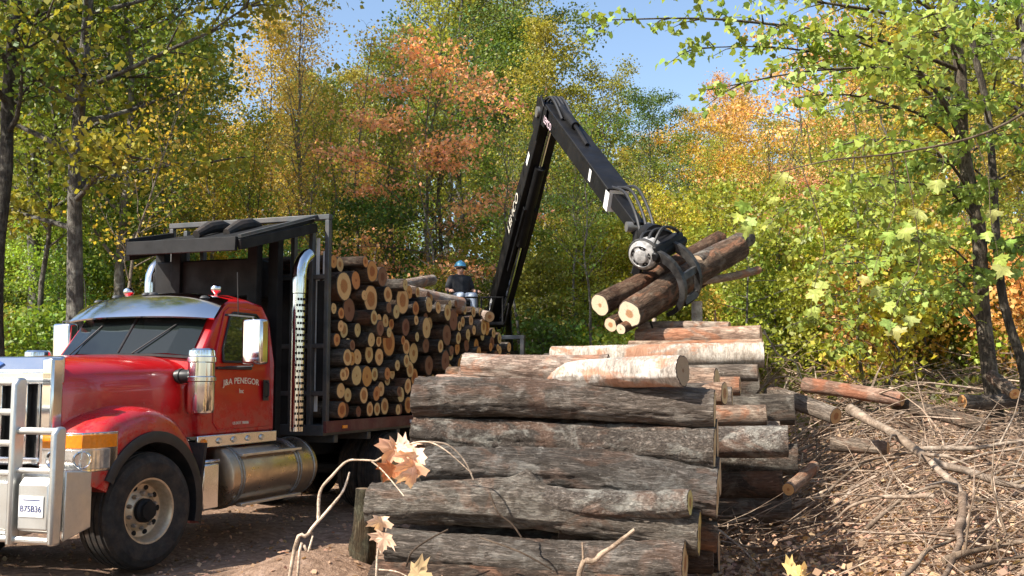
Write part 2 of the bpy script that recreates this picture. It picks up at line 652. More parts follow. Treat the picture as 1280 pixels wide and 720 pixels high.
def build_truck():
    T = thing("log_truck", "red conventional-cab log truck with chrome visor, aluminium bull bar and black headboard", "truck", TORG, TROT)
    # ---- chassis
    m = MB()
    for s in (-1, 1):
        m.bx((-0.95, s * 0.38, 0.78), (13.3, s * 0.48, 1.04))
    for t in (-0.6, 1.0, 2.6, 4.2, 5.8, 7.4, 9.0, 10.6, 12.2, 13.2):
        m.bx((t, -0.38, 0.82), (t + 0.1, 0.38, 1.0))
    m.build("chassis", M['black'], T, 0.01)
    m = MB()
    m.tube([(0, -0.95, .55), (0, .95, .55)], 0.07, 10)
    m.bx((-0.6, -0.35, 0.55), (0.9, 0.35, 1.3))
    m.build("front_axle", M['black'], T)

    # ---- hood (loft)
    def section(t, hw, ztop, zbot, crown):
        pts = []
        for k in range(15):
            a = math.pi * k / 14
            ca, sa = math.cos(a), math.sin(a)
            e = 0.42
            yy = -hw * math.copysign(abs(ca) ** e, ca)
            zz = (ztop - 0.30) + 0.30 * abs(sa) ** 0.62 + crown * (1 - (yy / hw) ** 2) - crown * .5
            pts.append((t, yy, zz))
        return [(t, -hw * 1.03, zbot)] + pts + [(t, hw * 1.03, zbot)]
    secs = [section(-0.74, .74, 1.96, 1.1, .03), section(-0.60, .77, 1.99, 1.1, .05), section(-0.2, .79, 2.01, 1.15, .06),
            section(0.3, .82, 2.025, 1.2, .07), section(0.8, .86, 2.04, 1.2, .07), section(1.02, .89, 2.04, 1.2, .07)]
    m = MB()
    n = len(secs[0])
    m.add([p for s in secs for p in s], [(i * n + j, i * n + j + 1, (i + 1) * n + j + 1, (i + 1) * n + j) for i in range(len(secs) - 1) for j in range(n - 1)]
          + [tuple(range(n)), tuple(range((len(secs) - 1) * n, len(secs) * n))])
    hood = m.build("hood", M['red'], T, ang=50)
    m = MB()
    m.tube([(1.012, p[1] * 1.004, p[2] + .002) for p in secs[-1][1:-1]], .011, 6, caps=False)
    m.build("hood_gap_strip", M['plastic'], hood)  # black strip standing in for the dark shade of the gap behind the hood
    m = MB()
    m.tube([(0.93, -.88, 1.75), (.93, -.915, 1.72), (.93, -.915, 1.5), (.93, -.88, 1.45)], 0.014, 6)
    m.build("hood_latch", M['plastic'], hood)

    # ---- fenders with black flares
    def fender(s):
        m = MB()
        lip = MB()
        N_ = 26
        prof = []
        for k in range(N_ + 1):
            ph = rad(160 - 176 * k / N_)
            deg = math.degrees(ph)
            R = float(np.interp(deg, [-16, 0, 25, 45, 70, 90, 110, 130, 150, 165, 180, 196], [.86, .82, .83, .88, .95, .98, 1.0, 1.08, 1.02, .93, .88, .90]))
            r = .665
            prof.append((ph, R, r))
        cz = .56
        yo = s * 1.21
        rows = []
        for ph, R, r in prof:
            c_, s_ = -math.cos(ph), math.sin(ph)
            c_ = math.cos(ph)
            P = lambda q, y: (q * c_, y, cz + q * s_)
            rows.append([P(r, yo * 0.80), P(r, yo), P(r + .03, yo + s * .012), P(R - .10, yo + s * .004), P(R - .03, yo - s * .05), P(R, yo - s * .16), P(R + .02, s * .70)])
        k = len(rows[0])
        m.add([p for r_ in rows for p in r_], [(i * k + j, i * k + j + 1, (i + 1) * k + j + 1, (i + 1) * k + j) for i in range(len(rows) - 1) for j in range(k - 1)])
        # front closing panel
        m.bx((-.90, s * .70, .95), (-.80, s * 1.12, 1.33))
        f = m.build("fender", M['red'], T, ang=40)
        rows = []
        for ph, R, r in prof[1:]:
            c_, s_ = math.cos(ph), math.sin(ph)
            P = lambda q, y: (q * c_, y, cz + q * s_)
            rows.append([P(r - .02, yo * .8), P(r - .02, yo + s * .03), P(r + .03, yo + s * .045), P(r + .085, yo + s * .03), P(r + .085, yo - s * .01)])
        k = 5
        lip.add([p for r_ in rows for p in r_], [(i * k + j, i * k + j + 1, (i + 1) * k + j + 1, (i + 1) * k + j) for i in range(len(rows) - 1) for j in range(k - 1)])
        lip.build("wheel_flare", M['plastic'], f, ang=60)
        # headlight
        plan_o = [(-.935, s * .72), (-.935, s * 1.06), (-.90, s * 1.17), (-.80, s * 1.222), (-.52, s * 1.236)]
        plan_i = [(-.52, s * 1.15), (-.80, s * .72)]
        h = MB()
        h.prism(plan_o + plan_i, .985, 1.335, 2)
        hl = h.build("headlight", M['chrome'], T, 0.008)
        h = MB()
        po = [(-.943, s * .76), (-.943, s * 1.06), (-.908, s * 1.175), (-.80, s * 1.23), (-.54, s * 1.243)]
        h.prism(po + [(-.54, s * 1.2), (-.80, s * .76)], 1.195, 1.315, 2)
        h.build("turn_signal", M['amber'], hl, 0.004)
        h = MB()
        po = [(-.943, s * .76), (-.943, s * 1.06), (-.908, s * 1.175), (-.80, s * 1.23), (-.62, s * 1.238)]
        h.prism(po + [(-.62, s * 1.2), (-.80, s * .76)], 1.01, 1.185, 2)
        h.build("lamp_lens", M['lens'], hl, 0.004)
        for (lx, ly, ang_) in ((-.945, s * .90, 0), (-.895, s * 1.165, 52)):
            h = MB()
            h.lathe([(.078, 0), (.082, .012), (.072, .016), (.055, -.004), (.02, -.012), (.018, .01), (.001, .014)], 18,
                    Matrix.Translation((lx, ly, 1.095)) @ Matrix.Rotation(rad(-90), 4, 'Y') @ Matrix.Rotation(rad(-ang_ * s), 4, 'X'))
            h.build("lamp_bowl", M['chrome'], hl)
        h = MB()
        h.bx((-.92, s * .70, .84), (-.78, s * 1.15, .985))
        h.build("fender_valance", M['plastic'], T, 0.01)
    fender(-1)
    fender(1)

    # ---- grille
    m = MB()
    gy, z0, z1 = .77, 1.02, 2.0
    m.bx((-.86, -gy, z0), (-.72, -gy + .13, z1))
    m.bx((-.86, gy - .13, z0), (-.72, gy, z1))
    m.prism([(-.86, z1 - .24), (-.70, z1 - .24), (-.70, z1 + .02), (-.74, z1 + .02), (-.86, z1 - .12)], -gy + .002, gy - .002, 1)
    m.bx((-.855, -gy + .13, z0), (-.73, gy - .13, z0 + .08))
    g = m.build("grille", M['chrome'], T, 0.02)
    m = MB()
    m.bx((-.78, -.64, 1.1), (-.76, .64, 1.76))
    m.build("grille_screen", M['black'], g)
    for k in range(9):
        m = MB()
        y = -.6 + 1.2 * k / 8
        m.bx((-.84, y - .016, 1.1), (-.79, y + .016, 1.76))
        m.build("grille_bar", M['chrome'], g, 0.004)
    m = MB()
    m.add([(-.835, .30, 1.87), (-.835, .21, 1.95), (-.835, .12, 1.87), (-.835, .21, 1.79), (-.815, .30, 1.87), (-.78, .21, 1.96), (-.815, .12, 1.87), (-.85, .21, 1.79)], [(0, 1, 2, 3)])
    m = MB()
    E = Matrix.Translation((-.815, -.05, 1.915)) @ Matrix.Rotation(rad(-45), 4, 'Y')
    m.prism([(-.09, 0), (-.02, .10), (.09, .06), (.03, -.10)], 0.0, 0.03, 2, M=E)
    m.build("blue_emblem", M['blue'], g, 0.004)

    # ---- bumper and bull bar
    m = MB()
    for s in (-1, 1):
        m.prism([(-1.12, .42), (-.80, .50), (-.80, .99), (-1.12, 1.02)], s * 1.205, s * 1.175, 1)
    m.bx((-1.13, -1.17, .5), (-1.09, 1.17, 1.0))
    m.bx((-1.13, -.70, .44), (-.95, .70, .50))
    b = m.build("bumper", M['alu'], T, 0.01)
    for s in (-1, 1):
        m = MB()
        m.prism([(-1.235, .52), (-1.13, .48), (-1.13, .99), (-1.16, .99), (-1.235, .90)], s * .80, s * 1.13, 1)
        m.build("bumper_box", M['alu'], b, 0.015)

    def bar(pts, r=.034, sx=1.0):
        mm = MB()
        mm.tube(pts, r * .8, 10)
        return mm.build("guard_bar", M['alu'], gd)
    gd = None
    for y, za, zb in ((-1.185, .40, 1.40), (-.73, .38, 1.82), (.73, .38, 1.82), (1.185, .40, 1.40)):
        gm = MB()
        gm.prism([(-1.27, za), (-1.16, za), (-1.13, zb - .03), (-1.15, zb), (-1.22, zb), (-1.27, zb - .06)], y - .029, y + .029, 1)
        gm.build("bull_bar_post", M['alu'], b, 0.02)
    gd = b
    for z in (1.36, 1.02, .43):
        for s in (-1, 1):
            bar([(-1.2, s * .72, z), (-1.2, s * 1.19, z)], .04 if z != 1.02 else .032)
    for z in (1.78, 1.52, 1.25, .99, .43):
        bar([(-1.2, -.73, z), (-1.2, .73, z)], .038)
    for y in (-.25, .25):
        bar([(-1.2, y, .5), (-1.2, y, 1.76)], .03)
    m = MB()
    m.bx((-1.19, -.69, .5), (-1.15, .69, .92))
    m.build("bumper_panel", M['alu'], b, 0.015)
    m = MB()
    m.bx((-1.245, -1.09, .63), (-1.238, -.82, .81))
    lp = m.build("licence_plate", M['white'], b, 0.003)
    FR = Matrix(((0, 0, -1, 0), (-1, 0, 0, 0), (0, 1, 0, 0), (0, 0, 0, 1)))     # text facing the front
    text_obj("plate_number", "B75B36", .075, M['plate_ink'], lp, Matrix.Translation((-1.247, -.955, .70)) @ FR)
    m = MB()
    m.bx((-1.247, -1.05, .772), (-1.2455, -.87, .780))
    m.build("plate_band", M['plate_ink'], lp)

    # ---- cab
    def cabsec(y, inset):
        return [(1.02, y, 1.2), (1.0, y, 2.03), (1.50 + inset * .3, y, 2.66), (1.62, y, 2.74), (2.0, y, 2.78), (2.28, y, 2.74), (2.42, y, 2.55), (2.42, y, 1.2)]
    ys = [(-.99, 0), (-.985, 0)]
    m = MB()
    rings = []
    for y in (-1, 1):
        rings.append([(1.0, y * .99, 1.2), (.98, y * .985, 2.0), (1.47, y * .90, 2.62), (1.60, y * .88, 2.69), (2.0, y * .87, 2.72), (2.30, y * .88, 2.68), (2.40, y * .92, 2.5), (2.42, y * .99, 2.0), (2.42, y * .99, 1.2)])
    mid = []
    for y in (-.6, 0, .6):
        q = 1 - (abs(y) / 1.2)
        mid.append([(1.0 - .10 * q, y, 1.2), (.98 - .12 * q, y, 2.04), (1.44 - .10 * q, y, 2.68), (1.58 - .06 * q, y, 2.76), (2.0, y, 2.79), (2.30, y, 2.75), (2.41, y, 2.55), (2.43, y, 2.0), (2.43, y, 1.2)])
    allr = [rings[0]] + mid + [rings[1]]
    n = 9
    m.add([p for r in allr for p in r], [(i * n + j, i * n + (j + 1) % n, (i + 1) * n + (j + 1) % n, (i + 1) * n + j) for i in range(4) for j in range(n)] + [tuple(range(n)), tuple(range(4 * n, 5 * n))])
    cab = m.build("cab", M['red'], T, 0.03, ang=45)
    # windshield (curved, two panes)

    def ws(y, f):
        y_ = y
        q = max(0, 1 - abs(y_) / 1.2)
        if abs(y_) > .6:
            k = (abs(y_) - .6) / .39
            b0 = Vector((.98 - .06 * (1 - k), y_, 2.04 - .04 * k))
            t0 = Vector((1.44 - .05 * (1 - k) + .03 * k, y_ * (1 - .09 * k), 2.68 - .06 * k))
        else:
            b0 = Vector((.98 - .12 * q, y_, 2.04))
            t0 = Vector((1.44 - .10 * q, y_, 2.68))
        return b0 + (t0 - b0) * f + Vector((-.02, 0, .016))
    cols = [-.88, -.6, -.3, -.02, .02, .3, .6, .88]
    m = MB()
    for a, b_ in zip(cols[:-1], cols[1:]):
        if abs(a) < .03 and abs(b_) < .03:
            continue
        m.add([ws(a, .05), ws(b_, .05), ws(b_, .97), ws(a, .97)], [(0, 1, 2, 3)])
    m.build("windshield", M['glass'], cab, fixn=True)
    m = MB()
    m.tube([ws(-.87, .02) + Vector((-.005, 0, 0)), ws(-.4, .02), ws(0, .02), ws(.4, .02), ws(.87, .02)], .018, 6)
    m.tube([ws(0, .02), ws(0, 1.0)], .014, 6)
    m.tube([ws(-.2, .03) + Vector((-.02, 0, .01)), ws(-.55, .55) + Vector((-.015, 0, 0))], .008, 5)
    m.tube([ws(.7, .03) + Vector((-.02, 0, .01)), ws(.45, .55) + Vector((-.015, 0, 0))], .008, 5)
    m.build("wiper_and_seal", M['plastic'], cab)
    # chrome visor
    m = MB()
    vr = []
    for y in np.linspace(-1, 1, 13):
        q = 1 - abs(y) ** 2.6
        yy = y * .99
        top = Vector((1.58 - .02 * q, yy * .92, 2.70 + .10 * q))
        f1 = Vector((1.36 - .12 * q, yy * .975, 2.62 + .12 * q))
        f2 = Vector((1.20 - .17 * q, yy, 2.47 + .03 * q))
        f3 = Vector((1.215 - .17 * q, yy, 2.455 + .03 * q))
        bk = Vector((1.50 - .02 * q, yy * .93, 2.64 + .03 * q))
        vr.append([top, f1, f2, f3, bk])
    m.add([p for r in vr for p in r], [(i * 5 + j, i * 5 + j + 1, (i + 1) * 5 + j + 1, (i + 1) * 5 + j) for i in range(12) for j in range(4)])
    vis = m.build("sun_visor", M['chrome'], cab, ang=40)
    for y in (-.75, -.05, .05, .5, .8):
        m = MB()
        q = 1 - abs(y) ** 2.6
        m.lathe([(.001, .022), (.03, .016), (.045, 0), (.05, -.012)], 12, Matrix.Translation((1.45 - .08 * q, y * .95, 2.66 + .115 * q)) @ Matrix.Diagonal((1.4, 1, 1, 1)))
        m.build("marker_lamp", M['rack'], vis)
    # roof horns / beacons
    for y in (-.62, .62):
        m = MB()
        m.lathe([(.001, .08), (.035, .075), (.058, .05), (.062, .02), (.05, -.01), (.02, -.03), (.02, -.08), (.001, -.08)], 16, Matrix.Translation((1.74, y, 2.82)))
        m.build("roof_lamp", M['chrome'], cab, ang=60)
    # doors, windows both sides
    for s in (-1, 1):
        def side(t, z, off):
            k = max(0, (z - 2.0) / .72)
            yy = .99 - .11 * k
            return (t, s * (yy + off), z)
        m = MB()
        dp = [(1.30, 1.26), (2.30, 1.26), (2.30, 2.0), (2.26, 2.56), (2.2, 2.62), (1.60, 2.62), (1.50, 2.56), (1.26, 2.08), (1.22, 1.9), (1.22, 1.34)]
        m.add([side(t, z, .012) for t, z in dp] + [side(t, z, -.02) for t, z in dp], [tuple(range(10)), tuple(range(19, 9, -1))] + [(i, (i + 1) % 10, (i + 1) % 10 + 10, i + 10) for i in range(10)])
        d = m.build("door", M['red'], T, 0.008, ang=30)
        wp = [(1.37, 2.0), (2.18, 2.0), (2.16, 2.52), (2.10, 2.56), (1.66, 2.56), (1.58, 2.52), (1.38, 2.14)]
        m = MB()
        m.add([side(t, z, .017) for t, z in wp], [tuple(range(7))])
        m.build("door_window", M['glass'], d)
        m = MB()
        pts = [side(t, z, .018) for t, z in wp]
        m.tube(pts + [pts[0]], .014, 5, caps=False)
        m.tube([side(1.25, 1.93, .02), side(1.9, 1.93, .02)], .016, 6)
        m.build("window_trim", M['plastic'], d)
        m = MB()
        m.bx((2.16, s * 1.0, 1.56), (2.27, s * 1.008, 1.80))
        m.tube([(2.215, s * 1.01, 1.60), (2.215, s * 1.04, 1.62), (2.215, s * 1.04, 1.76), (2.215, s * 1.01, 1.78)], .013, 6)
        m.build("door_handle", [M['plastic']], d)
        # mirror
        m = MB()
        m.box((1.50, s * 1.32, 2.22), (.15, .26, .50))
        mi = m.build("mirror", M['chrome'], T, 0.03)
        m = MB()
        m.tube([(1.42, s * .98, 2.52), (1.46, s * 1.32, 2.49), (1.46, s * 1.32, 1.95), (1.42, s * 1.0, 1.94)], .014, 6)
        m.build("mirror_bracket", M['rack'], mi)
        m = MB()
        m.box((1.585, s * 1.32, 2.22), (.01, .22, .46))
        m.build("mirror_glass", M['glass'], mi)
        # air cleaner
        m = MB()
        m.lathe([(.001, .34), (.11, .34), (.135, .32), (.14, .28), (.14, .26), (.15, .25), (.15, .20), (.14, .19), (.14, .05), (.152, .04), (.152, 0), (.14, -.01), (.14, -.30), (.13, -.33), (.05, -.36), (.001, -.36)], 24, Matrix.Translation((.86, s * 1.10, 1.79)))
        ac = m.build("air_cleaner", M['chrome'], T, ang=30)
        m = MB()
        m.tube([(.80, s * .84, 1.84), (.80, s * .92, 1.84), (.84, s * 1.0, 1.84)], .07, 14)
        m.tube([(.80, s * .88, 1.84), (.80, s * .905, 1.84)], .082, 14)
        m.build("intake_elbow", M['plastic'], ac)
        # exhaust stack
        m = MB()
        y = s * 1.10
        m.tube([(2.74, y, 1.18), (2.74, y, 2.85)], .082, 20)
        m.tube([(2.74, y, 2.86), (2.74, y, 3.05), (2.75, y, 3.15), (2.79, y, 3.24), (2.86, y, 3.31), (2.95, y, 3.36)], [.088, .09, .09, .088, .086, .084], 18)
        for k in range(13):
            zz = 1.3 + k * .12
            m.tube([(2.74, y, zz), (2.74, y, zz + .012)], .0855, 20)
        ex = m.build("exhaust_stack", M['chrome'], T, ang=50)
        m = MB()
        for k in range(22):
            for q in range(7):
                a = rad(200 + q * 22 + (11 if k % 2 else 0)) if s < 0 else rad(20 + q * 22)
                zz = 1.25 + k * .073
                m.box((2.74 + .083 * math.cos(a), y + .083 * math.sin(a), zz), (.018, .018, .03), M=None)
        m.build("heat_shield_slots", M['black'], ex, smooth=False)["kind"] = "stuff"
        # running strip under the door with lamps
        m = MB()
        m.bx((.92, s * 1.0, 1.08), (2.42, s * 1.03, 1.21))
        st = m.build("sill_trim", M['chrome'], T, 0.01)
        for k in range(5):
            mm = MB()
            mm.lathe([(.001, .02), (.025, .018), (.035, .0)], 12, Matrix.Translation((1.02 + k * .27, s * 1.032, 1.145)) @ Matrix.Rotation(rad(90 * -s if s > 0 else 90), 4, 'X') @ Matrix.Diagonal((1.5, 1, 1, 1)))
            mm.build("sill_lamp", M['amber'] if k == 0 else M['lens'], st)
        # fuel tank with straps and step rails
        m = MB()
        TM = Matrix.Translation((1.32, s * .86, .74)) @ Matrix.Rotation(rad(90), 4, 'Y')
        m.lathe([(.001, 0), (.30, 0), (.34, .02), (.35, .05), (.35, 1.73), (.34, 1.76), (.30, 1.78), (.001, 1.78)], 36, TM)
        tk = m.build("fuel_tank", M['tank'], T, ang=30)
        for tt in (.14, .19, 1.30, 1.36, 1.66):
            m = MB()
            m.lathe([(.352, tt), (.361, tt + .004), (.361, tt + .026), (.352, tt + .03)], 36, TM, closed=True)
            m.build("tank_strap", M['worn_steel'], tk)
        for zz in (.98, .44):
            m = MB()
            m.bx((1.50, s * 1.165 - .03, zz - .016), (2.72, s * 1.165 + .05, zz + .016))
            m.bx((1.58, s * 1.05 - .03, zz - .03), (1.63, s * 1.165, zz - .017))
            m.bx((2.58, s * 1.05 - .03, zz - .03), (2.63, s * 1.165, zz - .017))
            m.build("step_rail", M['alu'], tk, 0.005)
        m = MB()
        m.bx((.88, s * .72, .44), (1.16, s * 1.14, .92))
        m.bx((.80, s * .72, .92), (1.24, s * 1.10, .96))
        m.build("battery_box", M['chrome'], T, 0.02)
        m = MB()
        m.prism([(.70, .42), (.74, .42), (.86, 1.15), (.82, 1.15)], s * .70, s * 1.2, 1)
        m.build("mud_flap", M['rubber'], T)
        m = MB()
        m.tube([(1.55, s * 1.06, 2.5), (1.5, s * 1.07, 3.0)], .006, 5)
        m.build("antenna", M['plastic'], T)
    # lettering on the near door
    SD = Matrix(((1, 0, 0, 0), (0, 0, -1, 0), (0, 1, 0, 0), (0, 0, 0, 1)))
    door = [o for o in T.children if o.name.startswith("door")][0]
    text_obj("door_lettering", "J&A PENEGOR", .098, M['decal'], door, Matrix.Translation((1.72, -1.007, 1.79)) @ SD, arch=0.22, xscale=1.12)
    text_obj("door_lettering", "Inc", .075, M['decal'], door, Matrix.Translation((1.72, -1.007, 1.675)) @ SD)
    text_obj("door_lettering", "US DOT 788886", .045, M['decal'], door, Matrix.Translation((1.72, -1.007, 1.32)) @ SD)

    # ---- headboard + cab guard
    m = MB()
    for y in (-1.20, -.97, -.70, .70, .97, 1.20):
        m.bx((3.22, y - .03, 1.15), (3.30, y + .03, 3.84 if abs(y) != .97 else 3.8))
    m.bx((3.215, -1.235, 3.84), (3.305, 1.235, 3.91))
    for z in (3.08, 2.2, 1.6):
        m.bx((3.225, -1.17, z), (3.295, 1.17, z + .06))
    hb = m.build("headboard", M['rack'], T, 0.008)
    m = MB()
    m.bx((3.235, -.66, 1.2), (3.285, .66, 3.05))
    m.bx((3.24, -1.165, 1.66), (3.28, -1.06, 3.06))
    m.build("headboard_plate", M['black'], hb)
    m = MB()
    for y, z0_, z1_ in ((-1.02, 1.4, 3.62), (-1.12, 2.4, 3.45), (1.02, 1.4, 3.5)):
        m.bx((3.31, y - .022, z0_), (3.325, y + .022, z1_))
    m.build("aluminium_strip", M['white'], hb)
    # cab guard: sloping roof plate reaching forward from the headboard
    m = MB()
    fy0, fy1 = -.98, .62
    A = [(1.62, fy0, 3.40), (1.72, fy1, 3.42), (3.22, 1.15, 3.72), (3.22, -1.02, 3.86)]
    top = [Vector(p) for p in A]
    low = [p - Vector((0, 0, .05)) for p in top]
    m.add(top + low, [(0, 1, 2, 3), (7, 6, 5, 4), (0, 4, 5, 1), (1, 5, 6, 2), (2, 6, 7, 3), (3, 7, 4, 0)])
    cg = m.build("cab_guard", M['black'], T, 0.006)
    m = MB()
    m.beam(top[0] - Vector((.02, 0, .06)), top[1] - Vector((.02, 0, .06)), (0, 0, 1), .05, .16)
    m.beam(top[1] - Vector((0, -.02, .07)), top[2] - Vector((0, -.02, .07)), (0, 0, 1), .05, .26)
    m.beam(top[0] - Vector((0, .02, .07)), top[3] - Vector((0, .02, .12)), (0, 0, 1), .05, .12)
    m.build("guard_fascia", M['black'], cg, 0.006)
    m = MB()
    m.beam(top[0] + Vector((0, -.02, .03)), top[3] + Vector((0, -.02, .03)), (0, 0, 1), .05, .03)
    m.build("guard_rim", M['rack'], cg)
    for (t, y, zb, zt_) in ((2.55, -.55, 2.45, 3.5), (2.5, .55, 2.45, 3.5), (2.7, .95, 1.1, 3.55), (2.75, -.72, 1.1, 3.6)):
        m = MB()
        m.bx((t, y - .07, zb), (t + .12, y + .07, zt_))
        m.build("guard_post", M['black'], cg, 0.006)
    # stowed hoists and toolbox on the guard
    m = MB()
    m.bx((2.55, -.55, 2.82), (3.2, .9, 3.3))
    m.build("tool_box", M['black'], cg, 0.02)
    m = MB()
    for y in (-.2, .25):
        m = MB()
        m.tube([(2.5, y, 3.62), (2.75, y, 3.74), (3.0, y, 3.80), (3.2, y, 3.80)], [.05, .08, .08, .05], 10)
        m.build("tarp_roll", M['rubber'], cg)

    # ---- deck
    m = MB()
    m.bx((3.2, -1.20, 1.10), (11.3, 1.20, 1.24))
    for t in np.arange(3.5, 11.2, .9):
        m.bx((t, -1.19, 1.0), (t + .1, 1.19, 1.10))
    dk = m.build("deck", M['rack'], T, 0.008)
    m = MB()
    m.bx((3.2, -1.245, 1.14), (11.3, -1.203, 1.285))
    m.bx((3.2, 1.203, 1.14), (11.3, 1.245, 1.285))
    m.build("deck_rail", plain('dull_red_rail', (0.10, 0.02, 0.02), .6, 0, .3, 5, dirt=DIRT, dirt_amt=.6), dk)
    for k, t in enumerate((3.6, 5.6, 7.7, 9.9)):
        m = MB()
        m.bx((t, -1.26, 1.18), (t + .12, -1.247, 1.22))
        m.build("side_reflector", M['white'] if k else M['amber'], dk)
    m = MB()
    for y in (-1.1, -.4, .4, 1.1):
        m.bx((10.95, y - .04, 1.24), (11.05, y + .04, 2.6))
    m.bx((10.945, -1.15, 2.6), (11.055, 1.15, 2.68))
    m.build("tailboard", M['rack'], T, 0.008)

    # ---- wheels
    def tyre(parent, M_, w, R=.555):
        prof = [(.30, -w / 2 + .02), (.34, -w / 2), (.46, -w / 2 - .012), (.52, -w / 2 + .01), (R - .012, -w / 2 + .04)]
        nb = 4
        g0 = -w / 2 + .055
        step = (w - .11) / nb
        for k in range(nb):
            a = g0 + k * step
            prof += [(R, a), (R, a + step - .02), (R - .014, a + step - .018), (R - .014, a + step - .002)]
        prof += [(R - .012, w / 2 - .04), (.52, w / 2 - .01), (.46, w / 2 + .012), (.34, w / 2), (.30, w / 2 - .02)]
        m = MB()
        m.lathe(prof, 56, M_, closed=True)
        ty = m.build("tyre", M['rubber'], parent, ang=25, fixn=True)
        return ty

    def front_wheel(y, s, steer):
        W = bpy.data.objects.new("wheel", None)
        COL.objects.link(W)
        W.parent = T
        W.location = (0, y, .555)
        W.rotation_euler = (0, 0, steer)
        A = Matrix.Rotation(rad(90), 4, 'X') if s < 0 else Matrix.Rotation(rad(-90), 4, 'X')
        # local Z of the lathe points outward (towards -y for the near side)
        tyre(W, A, .40)
        m = MB()
        m.lathe([(.30, -.16), (.315, -.15), (.295, -.12), (.285, .10), (.30, .165), (.318, .175), (.312, .186), (.295, .182), (.272, .15), (.265, .09), (.25, .065), (.20, .05), (.16, .075), (.13, .10), (.001, .10)], 40, A)
        rm = m.build("rim", M['rim'], W, ang=30)
        m = MB()
        for k in range(10):
            a = 2 * math.pi * k / 10
            m.lathe([(.027, .0), (.030, .006), (.001, .012)], 10, A @ Matrix.Translation((.225 * math.cos(a), .225 * math.sin(a), .055)))
        m.build("hand_hole", M['black'], rm)["kind"] = "stuff"
        m = MB()
        for k in range(10):
            a = 2 * math.pi * (k + .5) / 10
            m.lathe([(.02, 0), (.02, .03), (.012, .045), (.001, .045)], 8, A @ Matrix.Translation((.165 * math.cos(a), .165 * math.sin(a), .07)))
        m.build("lug_nut", M['worn_steel'], rm)["kind"] = "stuff"
        m = MB()
        m.lathe([(.115, .09), (.115, .14), (.09, .16), (.085, .19), (.001, .195)], 20, A)
        m.build("hub", M['black'], rm)
    front_wheel(-1.02, -1, rad(-7))
    front_wheel(1.02, 1, rad(-7))
    for t in (5.1, 6.45, 7.85, 9.2):
        for s in (-1, 1):
            W = bpy.data.objects.new("wheel", None)
            COL.objects.link(W)
            W.parent = T
            W.location = (t, s * .93, .535)
            A = Matrix.Rotation(rad(90), 4, 'X') if s < 0 else Matrix.Rotation(rad(-90), 4, 'X')
            for off in (.14, -.17):
                tyre(W, A @ Matrix.Translation((0, 0, off)), .27, .535)
            m = MB()
            m.lathe([(.30, .24), (.31, .26), (.29, .255), (.27, .2), (.25, .10), (.14, .08), (.12, .22), (.001, .23)], 24, A)
            m.build("rim", M['rim'], W)
        m = MB()
        m.tube([(t, -.9, .535), (t, .9, .535)], .08, 8)
        m.build("rear_axle", M['black'], T)
    return T


TRUCK = build_truck()

# ------------------------------------------------------------------ logs


